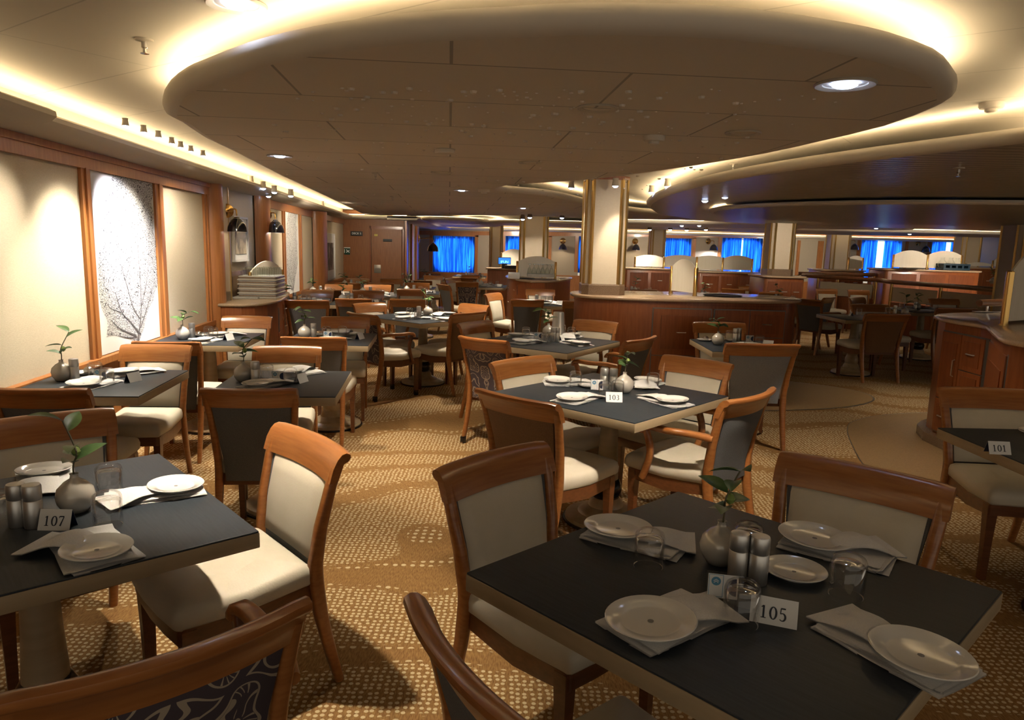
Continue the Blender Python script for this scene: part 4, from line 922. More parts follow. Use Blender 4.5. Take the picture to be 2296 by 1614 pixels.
# ------------------------------------------------------------------ ceilings
ZU, Z1 = 2.295, 2.125
mb = MB(); mb.add([(x, y, ZU+sagc(y)) for y in (-2.5, 27) for x in (-9, 16)], [(0, 1, 3, 2)]); mb.add([(x, y, ZU+.1+sagc(y)) for y in (-2.5, 27) for x in (-9, 16)], [(0, 2, 3, 1)])
struct('ceiling', mb, M['ceil'])
def offset(pts, d):
    n = len(pts); out = []; ar = sum(pts[i][0]*pts[(i+1) % n][1]-pts[(i+1) % n][0]*pts[i][1] for i in range(n)); sg = 1 if ar > 0 else -1
    for i in range(n):
        a, b, c = Vector(pts[i-1][:2]), Vector(pts[i][:2]), Vector(pts[(i+1) % n][:2])
        e1, e2 = (b-a), (c-b)
        if e1.length < 1e-6 or e2.length < 1e-6: out.append((b.x, b.y)); continue
        n1 = Vector((-e1.y, e1.x)).normalized(); n2 = Vector((-e2.y, e2.x)).normalized(); m = (n1+n2)
        m = m.normalized() if m.length > 1e-4 else n1
        p = b+m*(sg*d); out.append((p.x, p.y))
    return out
def fillpoly(mb, pts, z, mi=0):
    from mathutils.geometry import tessellate_polygon
    v = [Vector((x, y, 0)) for x, y in pts]; tr = tessellate_polygon([v]); mb.add([(x, y, z+sagc(y)) for x, y in pts], [tuple(t) for t in tr], mi)
def panel(name, pts, zb, mats, h=.07, cove=True, inset=.06, glow=None, strength='cove'):
    """lowered ceiling panel: flat bottom, rounded lip, cove light strip lying on its upper edge"""
    prof = [(inset, 0), (inset*.55, .004), (inset*.2, .016), (0, .036), (0, h-.018), (.012, h), (.1, h)]
    rings = [[(x, y, zb+dz+sagc(y)) for x, y in offset(pts, o)] for o, dz in prof]
    mb = MB(); n = len(pts)
    mb.loft(rings, caps=False, mi=1); fillpoly(mb, [(p[0], p[1]) for p in offset(pts, inset)], zb, 0); fillpoly(mb, offset(pts, .1), zb+h, 1)
    o = struct(name, mb, mats, smooth=True, ang=50)
    if cove:
        r0, r1 = offset(pts, .055), offset(pts, .09); b = MB()
        for i in range(n):
            j = (i+1) % n
            if glow and not glow((pts[i][0]+pts[j][0])/2, (pts[i][1]+pts[j][1])/2): continue
            b.poly([(*r0[i], zb+h+.004+sagc(r0[i][1])), (*r0[j], zb+h+.004+sagc(r0[j][1])), (*r1[j], zb+h+.004+sagc(r1[j][1])), (*r1[i], zb+h+.004+sagc(r1[i][1]))])
        b.build('cove_light', M[strength], o, smooth=False)
    return o
pc = lambda l, z: [(lambda p: (p.x, p.y))(atz(x, y, z, sagc)) for x, y in l]
front = [(368, 245), (366, 222), (378, 196), (413, 170), (450, 154), (550, 117), (650, 92), (750, 74), (900, 55), (1024, 46), (1148, 40), (1254, 34), (1360, 32), (1480, 34), (1598, 39), (1748, 53), (1898, 76), (1998, 97), (2098, 132), (2134, 163), (2146, 192)]
right_ = [(2120, 240), (1998, 285), (1848, 320), (1723, 347), (1573, 372), (1440, 391), (1348, 402), (1240, 410), (1160, 415), (1128, 420), (1124, 426), (1140, 431), (1200, 436), (1260, 444), (1315, 457), (1380, 468), (1440, 477), (1560, 487), (1700, 492)]
left_ = [(725, 440), (625, 395), (525, 345), (450, 310), (400, 277)]
poly = pc(front, Z1+.036)+pc(right_, Z1)
q = poly[-1]; poly += [(q[0]+1.5, 13.2), (3.0, 13.6), (.5, 13.6), (-1.2, 13.9), (-2.2, 14.6), (-3.1, 14.9)]
poly += pc(left_, Z1)
# resample to a smooth closed outline
def smooth_poly(pts, n=3):
    v = [Vector((x, y, 0)) for x, y in pts]; out = []; m = len(v)
    for i in range(m):
        a, b, c, d = v[i-1], v[i], v[(i+1) % m], v[(i+2) % m]
        if (c-b).length > 1.2: out.append((b.x, b.y)); continue
        for k in range(n):
            t = k/n; p = .5*((2*b)+(c-a)*t+(2*a-5*b+4*c-d)*t*t+(3*b-a-3*c+d)*t*t*t); out.append((p.x, p.y))
    return out
D1 = panel('ceiling_lowered_1', smooth_poly(poly, 2), Z1, [M['ceil1'], M['rim']])
# small crystal studs scattered over the lowered ceiling
mb = MB(); rn = random.Random(3)
for k in range(330):
    x, y = rn.gauss(1200, 330), rn.uniform(195, 440)
    if not (480+(y-195)*.8 < x < 1980-(y-195)*2.): continue
    p = atz(x, y, Z1, sagc); r = rn.choice((.006, .006, .009, .014)); mb.lathe([(r, .0), (r*.8, -r*.6), (0, -r*.9)], 7, c=p)
o = mb.build('ceiling_studs', M['rim'], D1); o['kind'] = 'stuff'
d2 = [(2420, 285), (2296, 303), (2098, 327), (1898, 352), (1723, 377), (1623, 395), (1548, 412), (1488, 431), (1458, 446), (1450, 460), (1473, 476), (1573, 491), (1700, 499), (2000, 508), (2400, 519)]
D2 = panel('ceiling_lowered_2', smooth_poly(pc(d2, Z1+.01), 3), Z1-.02, [M['slat'], M['rim']])
e3 = ell(5.35, 8.9, 3.0, 2.35, .1); D3 = panel('ceiling_lowered_3', [(x, y) for x, y in e3], Z1-.085, [M['slat'], M['rim']], h=.04, glow=lambda x, y: x < 3.3 and y > 8.5)
panel('ceiling_lowered_4', ell(8.2, 7.2, 1.6, .9, .1), Z1-.12, [M['rim'], M['rim']], h=.04)
for i, (px, Y, a, b) in enumerate(((1310, 18.6, 3.2, 1.5), (1560, 16.2, 2.4, 1.0), (1800, 15.4, 2.3, .8), (1830, 18.8, 3.4, 1.5), (2130, 18.0, 2.8, 1.2), (1010, 19.5, 1.4, 3.0))):
    x = aty(px, 520, Y).x; panel('ceiling_lowered_%d' % (i+5), ell(x, Y, a, b, 0), ZU-.17, [M['rim'], M['rim']])
# soffit over the windows and over the wood end wall
mb = MB(); mb.loft([[(x, y, z+sagc(Y2)) for y, z in ((Y2, 2.10), (Y2-.55, 2.10), (Y2-.6, 2.13), (Y2-.6, 2.17), (Y2-.5, 2.19), (Y2, 2.19))] for x in (xl, xr)]); struct('ceiling_soffit_far', mb, M['soffit'])
strip('ceiling_cove_light_far', [(xl+.2, Y2-.4, 2.2+sagc(Y2)), (xr, Y2-.4, 2.2+sagc(Y2))], .12)
mb = MB(); mb.loft([[(x, y, z+sagc(16)) for y, z in ((17.5, 2.09), (16.05, 2.09), (16.0, 2.12), (16.0, 2.15), (16.1, 2.17), (17.5, 2.17))] for x in (E0.x-.3, RX0+.35)]); struct('ceiling_soffit_end', mb, M['soffit'])
strip('ceiling_cove_light_end', [(E0.x+.2, 16.2, 2.18+sagc(16)), (RX0+.1, 16.2, 2.18+sagc(16))], .1)
mb = MB(); mb.loft([[(x, y, z+sagc(y)) for x, z in ((RX0-.3, 2.08), (RX0+.35, 2.08), (RX0+.4, 2.12), (RX0+.38, 2.15), (RX0+.3, 2.165), (RX0-.3, 2.165))] for y in (16.0, Y2)]); struct('ceiling_soffit_return', mb, M['soffit'])
strip('ceiling_cove_light_return', [(RX0+.2, 16.3, 2.175+sagc(16)), (RX0+.2, Y2, 2.175+sagc(Y2))], .1)
# ------------------------------------------------------------------ columns
def column(label, px0, px1, Y, zb, zt, rz=0., base=True):
    a, b = aty(px0, 560, Y), aty(px1, 560, Y); w = b.x-a.x; t = thing('column', label, 'column', ((a.x+b.x)/2, Y+w/2, zb), rz); h = zt-zb; r = w/2; c = r*.28
    oct_ = [(r, -r+c), (r, r-c), (r-c, r), (-r+c, r), (-r, r-c), (-r, -r+c), (-r+c, -r), (r-c, -r)]
    MB().loft([[(x, y, z) for x, y in oct_] for z in (.0, h)]).build('shaft', M['colm'], t, smooth=False)
    g = MB()
    for x, y in oct_: g.X = Matrix.Translation((x*1.002, y*1.002, 0)) @ Matrix.Rotation(math.pi/4, 4, 'Z'); g.box(-.014, .014, -.014, .014, .0, h-.02)
    g.build('brass_corner_strips', M['gold'], t, smooth=False)
    k = 1.07; MB().loft([[(x*s, y*s, z) for x, y in oct_] for z, s in ((h-.035, k), (h-.012, k+.02), (h-.0, k+.02))]).build('capital', M['cherry'], t, smooth=False)
    if base: MB().loft([[(x*s, y*s, z) for x, y in oct_] for z, s in ((0.0, 1.1), (.10, 1.1), (.115, 1.07))]).build('plinth', M['plinth'], t, smooth=False)
    return t
ZC = 1.05
column('big cream column with brass strips standing on the round ended counter', 1313, 1402, 7.62, ZC, ZU+sagc(7.8))
column('cream column behind the glassware counter', 1166, 1227, 14.1, sagf(13), ZU+sagc(13.4)); column('far cream column beside the first curtained window', 1098, 1126, 22.0, sagf(22), ZU+sagc(22))
column('far cream column right of the big column', 1459, 1491, 21.5, sagf(21), ZU+sagc(21)); column('grey shadowed column standing on the wood counter at the right of centre', 1729, 1782, 13.2, (aty(1716, 619, 13.).z+aty(1806, 619, 13.).z)/2+.001, ZU+sagc(13.6))
column('plain cream wall column left of the bright curtain gap', 1866, 1908, 20.5, sagf(20), ZU+sagc(20)); column('far cream column lit by two spots near the right edge', 2160, 2203, 20.0, sagf(20), ZU+sagc(20))
column('dark wood edged column cut by the right edge', 2284, 2360, 10.2, .0, ZU+sagc(8))
# ------------------------------------------------------------------ counters
def slab(name, pts, z, h, m, parent=None, r=.012):
    mb = MB(); rings = []
    for dz, ins in ((0, r), (r*.4, r*.3), (r, 0), (h-r, 0), (h-r*.4, r*.3), (h, r)): rings.append([(x, y, z+dz) for x, y in offset(pts, ins)])
    mb.loft(rings); return mb.build(name, m, parent)
def frontpanels(parent, a, b, z0, z1, spec, inv, name='door', off=.012):
    """door or drawer fronts on the straight piece a-b (a left as seen); spec: list of (u0,u1,v0,v1,kind)"""
    a, b = Vector((*a, 0)), Vector((*b, 0)); L = (b-a).length; d = (b-a)/L; nn = Vector((d.y, -d.x, 0))
    for u0, u1, v0, v1, kind in spec:
        def pt(u, v, n): return inv @ (a+d*(u*L)+nn*n+Vector((0, 0, lerp(z0, z1, v))))
        def bx(mb, ua, ub, va, vb, n0, n1): mb.loft([[pt(ua, v, n0), pt(ub, v, n0), pt(ub, v, n1), pt(ua, v, n1)] for v in (va, vb)])
        mb = MB(); bx(mb, u0, u1, v0, v1, -.01, off-(.009 if kind == 's' else 0))
        ob = mb.build('drawer' if kind == 'w' else ('frame' if kind == 's' else 'door'), M['pewter'] if kind == 's' else M['cherry'], parent, smooth=False)
        if kind == 's': continue
        iu, iv = (u1-u0)*.14, (v1-v0)*.14; mb = MB(); bx(mb, u0+iu, u1-iu, v0+iv, v1-iv, off, off+.006); mb.build('raised_field', M['cherry2'], ob, smooth=False)
        hu = (u0+u1)/2; hl = .05/L; vh = (v0+v1)/2
        if kind == 'v': path = [pt(u1-.04/L, vh-.06/(z1-z0)*1.2, .012), pt(u1-.04/L, vh-.06/(z1-z0), .04), pt(u1-.04/L, vh+.06/(z1-z0), .04), pt(u1-.04/L, vh+.06/(z1-z0)*1.2, .012)]
        else: path = [pt(hu-hl, vh, .012), pt(hu-hl*.8, vh, .035), pt(hu+hl*.8, vh, .035), pt(hu+hl, vh, .012)]
        h = MB(); h.tube(path, .005, 6); h.build('handle', M['steel'], ob)
# the big round ended counter
sup = lambda cx, cy, a, b, rz, e=.72, n=72: [(cx+x*math.cos(rz)-y*math.sin(rz), cy+x*math.sin(rz)+y*math.cos(rz)) for x, y in [(a*math.copysign(abs(math.cos(t))**e, math.cos(t)), b*math.copysign(abs(math.sin(t))**e, math.sin(t))) for t in [2*math.pi*i/n for i in range(n)]]]
RZ = .035; top = sup(*CC, 1.25, .58, RZ)
t = slab('worktop', top, ZC-.035, .035, M['granite2']); tag(t, 'pink granite top of the round ended counter in the middle', 'worktop')
cab = thing('counter', 'cherry wood counter with rounded ends in the middle of the room', 'counter', (*CC, 0)); inv = Matrix.Translation((-CC[0], -CC[1], 0))
body = offset(top, .05); mb = MB(); mb.X = inv; mb.loft([[(x, y, z) for x, y in body] for z in (.09, ZC-.037)]); mb.build('body', M['cherry'], cab, ang=30)
kk = offset(top, .09); mb = MB(); mb.X = inv; mb.loft([[(x, y, z) for x, y in kk] for z in (.0, .09)]); mb.build('kick_plinth', M['inlay'], cab)
mb = MB(); mb.X = inv; q = offset(top, .045); mb.loft([[(x, y, z) for x, y in q] for z in (ZC-.075, ZC-.06)], caps=False); mb.build('panel_wood_band', M['cherry2'], cab)  # thin band of the darker panel wood below the worktop
def front_y(x):                                                  # y of the counter's front face at x
    best = None
    for i in range(len(body)):
        (x0, y0), (x1, y1) = body[i], body[(i+1) % len(body)]
        if min(x0, x1) <= x <= max(x0, x1) and abs(x1-x0) > 1e-6:
            y = y0+(y1-y0)*(x-x0)/(x1-x0); best = y if best is None else min(best, y)
    return best
def cx_(px): return atz(px, 672, 1.0).x
for p0, p1, spec in ((1450, 1568, [(0, 1, .0, 1., 's'), (.015, .985, .012, .40, 'd'), (.015, .985, .41, .988, 'd')]), (1572, 1708, [(0, 1, .0, 1, 's'), (.015, .495, .012, .988, 'v'), (.505, .985, .66, .988, 'w'), (.505, .985, .335, .65, 'w'), (.505, .985, .012, .325, 'w')])):
    x0, x1 = cx_(p0)*.985+.02, cx_(p1)*.985+.02; ya, yb_ = front_y(x0), front_y(x1); ym = min(ya, yb_, front_y((x0+x1)/2))
    frontpanels(cab, (x0, min(ya, ym+.02)-.004), (x1, min(yb_, ym+.02)-.004), .12, ZC-.10, spec, inv, off=.014)
# things on that counter
def divider(label, pa, pb, z0, hp, rise, group='frosted arched dividers on the counters', post=.022, arcn=20):
    """frosted arched glass screen between two brass posts, from pa to pb (plan)"""
    a, b = Vector((*pa, z0)), Vector((*pb, z0)); t = thing('counter_divider', label, 'divider', (a+b)/2, math.atan2(b.y-a.y, b.x-a.x), group); L = (b-a).length
    pts = [(-L/2, .03)]+[(-L/2+L*i/arcn, hp+rise*(1-(2*i/arcn-1)**2)) for i in range(arcn+1)]+[(L/2, .03)]
    MB().loft([[(x, y, z) for x, z in pts] for y in (-.008, .008)]).build('frosted_screen', M['frost'], t, smooth=False)
    for s in (-1, 1): MB().lathe([(post*1.15, 0), (post*1.15, .01), (post, .012), (post, hp+.0), (post*.7, hp+.008)], 16, c=(s*(L/2+post*.5), 0, 0)).build('post', M['brass'], t)
    return t
p0, p1 = atz(1505, 657, ZC), atz(1556, 663, ZC); divider('narrow arched frosted divider with brass posts on the round ended counter', (p0.x, p0.y), (p1.x, p1.y), ZC, .30, .09)
def tray(label, px, z, r, m='blackmat'):
    p = atz(*px, z) if not isinstance(px, Vector) else px; o = MB().lathe([(0, 0), (r*.9, 0), (r, .012), (r*.98, .014), (r*.88, .005), (0, .005)], 40).build('round_tray', M[m]); o.location = p; return tag(o, label, 'tray')
tray('dark round tray lying on the round ended counter', (1620, 664), ZC, .21); 
# left sideboard
pts = [won(472, 676)[0]]
sb = [(Wp(3.22, .02, 0)), Wp(3.2, .30, 0), Wp(3.3, .42, 0), Wp(3.5, .50, 0), Wp(3.8, .54, 0), Wp(4.5, .47, 0), Wp(4.95, .40, 0), Wp(5.08, .30, 0), Wp(5.08, .02, 0)]
sbt = [(p.x, p.y) for p in sb]; ZS = .90
t = slab('worktop', sbt, ZS-.03, .03, M['granite']); tag(t, 'speckled granite top of the sideboard against the left wall', 'worktop')
sd = thing('sideboard', 'wood sideboard with drawers against the left wall', 'sideboard', (*sbt[4], 0)); inv = Matrix.Translation((-sbt[4][0], -sbt[4][1], 0))
bd = offset(sbt, .03); mb = MB(); mb.X = inv; mb.loft([[(x, y, z) for x, y in bd] for z in (0, ZS-.031)]); mb.build('body', M['wallwood'] if False else M['cherry'], sd, smooth=False)
a, b = bd[4], bd[6]
frontpanels(sd, (a[0], a[1]), (b[0], b[1]), .06, ZS-.05, [(.03, .35, .62, .95, 's'), (.38, .66, .78, .97, 'w'), (.69, .97, .78, .97, 'w'), (.38, .66, .5, .75, 'w'), (.69, .97, .5, .75, 'w'), (.03, .35, .33, .6, 'w'), (.38, .66, .25, .48, 'w'), (.69, .97, .25, .48, 'w'), (.03, .35, .03, .3, 'w'), (.38, .66, .03, .23, 'w'), (.69, .97, .03, .23, 'w')], inv, off=.012)
mb = MB(); mb.X = inv; wbox(mb, 3.23, 3.75, .02, .05, ZS, ZS+.10); mb.build('splashback', M['granite'], sd, smooth=False)
mb = MB(); mb.X = inv; wbox(mb, 3.78, 4.9, .0, .03, ZS, ZS+.30); mb.build('wall_splashback', M['plinth'], sd, smooth=False)
ZSs = ZS
q0, q1 = Wp(4.05, .17, 0), Wp(4.85, .33, 0); divider('arched frosted divider at the back of the left sideboard', (q0.x, q0.y), (q1.x, q1.y), ZSs, .27, .12)
rk = Wp(4.15, .27, 0); rz = math.atan2(WT.y, WT.x)
for k in range(5):
    o = thing('glass_rack', ['lowest', 'second', 'third', 'fourth', 'topmost'][k]+' grey glass rack of the stack on the left sideboard', 'glass rack', (rk.x, rk.y, ZSs+.001+k*.048), rz-1.57, 'grey glass racks on the sideboard')
    MB().rbox((0, 0, .012), (.40, .46, .034), .004, vr=.02).build('tray_wall', M['trayplastic'], o); MB().rbox((0, 0, .0), (.42, .48, .013), .003, vr=.02).build('lip', M['fixture'], o)
    MB().rbox((0, 0, .022), (.403, .463, .013), .002, vr=.02).build('slot_band', M['plinth'], o)  # one dark strip standing in for the separate rack slots
for i in range(5):
    for j in range(5):
        p = Vector((-.15+i*.075, -.17+j*.085, ZSs+.001+5*.048)); q = Matrix.Rotation(rz-1.57, 4, 'Z') @ p
        o = inst('rackglass', lambda: MB().lathe([(.033, 0), (.034, .05), (.03, .08), (.024, .09), (0, .091)], 14).build('drinking_glass', M['palegreen']), 'pale upturned glass in row %s of the rack stack on the left sideboard' % ['one', 'two', 'three', 'four', 'five'][i], 'glass', (rk.x+q.x, rk.y+q.y, p.z), 0, 'glasses in the top rack on the sideboard')
        o['label'] = 'pale upturned glass standing in the topmost rack on the left sideboard'
p = atz(548, 668, ZS); o = MB().rbox((0, 0, 0), (.34, .24, .018), .004).build('folded_cloth_pile', M['trayplastic'], None, loc=p, rz=.1); tag(o, 'flat grey tray in front of the glass racks on the sideboard', 'tray')
p = atz(560, 667, ZS); p.z += .018; o = MB().rbox((0, 0, 0), (.22, .15, .008), .002).build('paper_menu', M['white'], None, loc=p, rz=.2); tag(o, 'white paper lying on the grey tray on the sideboard', 'paper')
p = Wp(4.9, .14, ZS); o = thing('cutlery_box', 'slotted grey cutlery box behind the divider post on the sideboard', 'box', p, rz); MB().rbox((0, 0, 0), (.3, .26, .13), .006).build('case', M['trayplastic'], o); s = MB(); [s.box(-.13+i*.045, -.10+i*.045, -.1315, -.13, .085, .11) for i in range(6)]; s.build('slots', M['plinth'], o, smooth=False)
# glassware counter in the middle distance
ZG = .96
g = [atz(x, y, ZG) for x, y in ((1133, 618), (1141, 622), (1160, 626), (1190, 629), (1225, 629.5), (1255, 628), (1282, 623.5), (1284, 622))]; gy = g[0].y
gp = [(p.x, p.y) for p in g]+[(g[-1].x, 13.95), (g[0].x+.02, 13.95)]
t = slab('worktop', gp, ZG-.035, .035, M['granite2']); tag(t, 'granite top of the distant counter with the glass rack', 'worktop')
gc = thing('counter', 'curved wood counter in the middle distance carrying a glass rack', 'counter', (*gp[3], 0)); inv = Matrix.Translation((-gp[3][0], -gp[3][1], 0)); bd = offset(gp, .04)
mb = MB(); mb.X = inv; mb.loft([[(x, y, z) for x, y in bd] for z in (sagf(12.5), ZG-.036)]); mb.build('body', M['cherry'], gc, ang=30)
frontpanels(gc, bd[0], bd[2], sagf(12.5)+.05, ZG-.06, [(.05, .5, .72, .95, 'w'), (.52, .95, .72, .95, 'w'), (.05, .5, .4, .7, 'w'), (.52, .95, .4, .7, 'w'), (.05, .5, .05, .38, 'w'), (.52, .95, .05, .38, 'w')], inv)
q0, q1 = aty(1161, 610, 12.75), aty(1244, 610, 12.75); divider('wide arched frosted divider behind the wine glasses on the distant counter', (q0.x, 12.75), (q1.x, 12.75), ZG, .29, .10)
p = aty(1212, 615, 12.4); o = thing('glass_crate', 'clear rack of upturned stemmed glasses on the distant counter', 'glass rack', (p.x, 12.4, ZG)); MB().rbox((0, 0, .05), (.46, .34, .05), .004).build('rim', M['trayplastic'], o); MB().rbox((0, 0, 0), (.44, .32, .05), .004).build('crate', M['acrylic'], o)
for i in range(6):
    for j in range(3):
        inst('stemglass', lambda: MB().lathe([(.036, 0), (.038, .03), (.03, .075), (.012, .105), (.005, .115), (.005, .15), (.03, .160), (.034, .164), (0, .166)], 14).build('wine_glass', M['palegreen']), 'upturned stemmed glass in the rack on the distant counter', 'glass', (p.x-.19+i*.075, 12.3+j*.1, ZG+.1), 0, 'stemmed glasses in the distant rack')
p = aty(1150, 612, 12.6); o = MB().rbox((0, 0, 0), (.2, .26, .10), .01).build('napkin_pile', M['linen'], None, loc=(p.x+.02, 12.6, ZG)); tag(o, 'pile of white napkins left of the distant frosted divider', 'napkin pile')
for k, (x, y) in enumerate(((1226, 621), (1236, 622))):
    p = atz(x, y, ZG); o = MB().rbox((0, 0, 0), (.16, .04, .012), .004).build('white_tongs', M['white'], None, loc=p, rz=(.5, -.4)[k]); tag(o, ['left', 'right'][k]+' white utensil lying before the wine glasses on the distant counter', 'utensil')
p = atz(1180, 625, ZG); tray('dark tray before the wine glasses on the distant counter', p, ZG, .16)
# screen desk
p0, p1 = aty(1108, 600, 16.2), aty(1165, 600, 16.2); ztop_ = aty(1135, 602, 16.2).z
o = thing('counter', 'far wood counter carrying the blue screen', 'counter', ((p0.x+p1.x)/2+.3, 16.6, sagf(16.5))); w = p1.x-p0.x+.9; MB().rbox((0, 0, 0), (w, .7, ztop_-sagf(16.5)-.03), .01).build('body', M['cherry'], o); MB().rbox((0, 0, ztop_-sagf(16.5)-.03), (w+.08, .78, .03), .008).build('top', M['granite2'], o)
a, b = aty(1117, 576.5, 16.35), aty(1145.5, 593, 16.35); sc = thing('monitor', 'small monitor with blue picture reading IFUN on the far counter', 'monitor', ((a.x+b.x)/2, 16.35, ztop_)); w, h = b.x-a.x, a.z-b.z; zb_ = b.z-ztop_
MB().rbox((0, 0, zb_), (w, .04, h), .006).build('bezel', M['blackmat'], sc); MB().box(-w*.46, w*.46, -.0215, -.0205, zb_+h*.07, zb_+h*.92).build('screen', M['screen'], sc, smooth=False); MB().rbox((0, .02, 0), (.12, .1, zb_+.02), .004).build('stand', M['blackmat'], sc)
txt('lettering', 'IFUN', h*.52, M['screentext'], sc, (.0, -.0225, zb_+h*.34), (math.pi/2, 0, 0))
p = aty(1140, 598, 16.3); o = thing('till_box', 'black till box with a green light under the monitor', 'till', (p.x+.1, 16.3, ztop_)); MB().rbox((.0, -.02, 0), (.36, .2, .07), .006).build('case', M['blackmat'], o); MB().box(.1, .13, -.125, -.12, .03, .045).build('green_light', M['green'], o, smooth=False)
q0, q1 = aty(1125, 590, 17.0), aty(1178, 590, 17.0); divider('arched frosted divider behind the monitor', (q0.x, 17.0), (q1.x, 17.0), ztop_, .33, .10)
# arched counters behind the round ended one
def back_counter(label, x0, x1, ytop, Y, zf, deep=.8):
    a, b = aty(x0, ytop, Y), aty(x1, ytop, Y); z = (a.z+b.z)/2; o = thing('counter', label, 'counter', ((a.x+b.x)/2, Y+deep/2, zf)); w = b.x-a.x
    MB().rbox((0, 0, 0), (w, deep, z-zf-.035), .02, vr=.06).build('body', M['cherry'], o); MB().rbox((0, 0, z-zf-.035), (w+.08, deep+.08, .035), .008, vr=.09).build('top', M['granite2'], o)
    for u in (-.3, 0, .3):
        ob = MB().box(u*w-w*.13, u*w+w*.13, -deep/2-.008, -deep/2, .2, z-zf-.1).build('door', M['cherry2'], o, smooth=False); MB().box(u*w-.05, u*w+.05, -deep/2-.018, -deep/2-.008, (z-zf)*.75, (z-zf)*.75+.012).build('handle', M['steel'], ob, smooth=False)
    return z
def back_div(label, x0, x1, ybase, yside, ypeak, Y, z):
    a, b, c, d = aty(x0, ybase, Y), aty(x1, ybase, Y), aty((x0+x1)/2, yside, Y), aty((x0+x1)/2, ypeak, Y); divider(label, (a.x, Y), (b.x, Y), z, c.z-z, d.z-c.z)
z = back_counter('far wood counter with arched screens, left half behind the narrow divider', 1402, 1560, 602, 16.9, sagf(16.5)); back_div('wide grey arched divider just right of the big column', 1424, 1486, 600, 577, 571, 17.2, z); back_div('second grey arched divider, behind the narrow one', 1489, 1560, 602, 577, 571.5, 17.1, z)
z = back_counter('far wood counter with arched screens, right half', 1566, 1708, 609, 15.7, sagf(15)); back_div('grey arched divider above the cream chairs, left part', 1562, 1618, 608, 577, 573, 16.0, z); back_div('grey arched divider above the cream chairs, right part', 1620, 1684, 608, 580, 572.5, 16.0, z)
z = back_counter('wood counter below the grey column on the right', 1716, 1806, 619, 13.0, sagf(13), .9)
z = back_counter('far wood counter with the white arched screen on the right', 1986, 2200, 605, 15.6, sagf(15)); back_div('big white arched divider on the right, left part', 2002, 2076, 602, 572, 561, 15.9, z); back_div('white arched divider on the right, right part with the crate', 2079, 2152, 602, 572, 562, 15.9, z)
p = aty(2136, 601, 15.75); o = thing('bottle_crate', 'dark blue plastic crate on the far right counter', 'crate', (p.x, 15.75, z)); MB().rbox((0, 0, 0), (.58, .3, .05), .01).build('base', M['cratepl'], o); MB().rbox((0, 0, .1), (.58, .3, .04), .01).build('rim', M['cratepl'], o)
s = MB(); [s.box(x-.02, x+.02, -.15, .15, .04, .11) for x in (-.26, -.13, 0, .13, .26)]; s.build('ribs', M['cratepl'], o, smooth=False)
for k, dx in enumerate((-.18, 0, .14)): inst('bigjug', lambda: MB().lathe([(.06, 0), (.085, .05), (.085, .11), (.05, .16), (.035, .19), (.05, .215)], 16, caps=False).build('glass_carafe', M['palegreen']), ['left', 'middle', 'right'][k]+' glass carafe standing in the dark blue crate', 'carafe', (p.x+dx-.06, 15.75, z+.05), 0, 'carafes in the crate')
p = aty(2030, 601, 15.6); tray('dark tray before the big white divider', Vector((p.x, 15.62, z)), z, .25); 
z2 = back_counter('wood counter in front of the plain wall column', 1842, 1940, 605, 17.6, sagf(17)); back_div('small arched divider before the plain wall column', 1902, 1932, 603, 578, 573, 17.8, z2)
z3 = back_counter('last far counter at the right with a grey divider', 2176, 2262, 600, 18.5, sagf(18)); back_div('grey arched divider near the last window', 2226, 2264, 598, 585, 574, 18.7, z3); back_div('low pale arched divider left of the grey one by the last window', 2166, 2222, 598, 592, 588, 18.8, z3)
p = aty(2225, 636, 12.6); put_vase(p, 'white bud vase beyond the railing by the right counter'); put_sprig(p, 1, 'bushy dark sprig beyond the railing by the right counter', 0.); put_sprig(p+Vector((.01, .01, 0)), 2, 'second dark sprig beyond the railing by the right counter', 2.)
# railing with fabric panels on the right
rail_px = [(1800, 617, 16.2), (1835, 620, 15.8), (1965, 628, 15.0), (2000, 632, 14.5), (2110, 640, 13.4), (2240, 650, 12.2), (2330, 658, 11.6)]
rp = [aty(*q) for q in rail_px]
o = thing('railing', 'curved wooden handrail with fabric panels below, right side of the room', 'railing', (rp[3].x, rp[3].y, sagf(14))); inv = Matrix.Translation(-o.location)
mb = MB(); mb.X = None; mb.tube([inv @ p for p in cat(rp, 5)], .045, 10); mb.build('handrail', M['redwood'], o)
for i, (a, b) in enumerate(zip(rp[1:], rp[2:])):
    if i == 1: continue
    a, b = Vector(a), Vector(b); d = (b-a); a2, b2 = a+d*.05, b-d*.05
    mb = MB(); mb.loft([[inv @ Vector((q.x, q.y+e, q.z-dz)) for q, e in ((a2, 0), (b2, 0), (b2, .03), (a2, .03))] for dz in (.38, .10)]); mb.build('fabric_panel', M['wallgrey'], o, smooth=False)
    mb = MB(); mb.loft([[inv @ Vector((q.x, q.y+e, q.z-dz)) for q, e in ((a, .01), (b, .01), (b, .05), (a, .05))] for dz in (1.2, .40)]); mb.build('wood_panel', M['cherry2'], o, smooth=False)
for p in rp[1:]: mb = MB(); mb.lathe([(.03, -1.1), (.03, -.03)], 10, c=inv @ Vector(p)); mb.build('post', M['brass'], o)
rp2 = [aty(x, y, Y) for x, y, Y in ((1790, 613, 16.6), (1880, 615, 16.3), (1962, 616, 16.0))]; o = thing('railing', 'second short wooden handrail behind the curved one', 'railing', (rp2[1].x, rp2[1].y, sagf(16))); inv = Matrix.Translation(-o.location); MB().tube([inv @ p for p in rp2], .045, 10).build('handrail', M['redwood'], o); [MB().lathe([(.03, -1.2), (.03, -.03)], 10, c=inv @ p).build('post', M['brass'], o) for p in rp2]
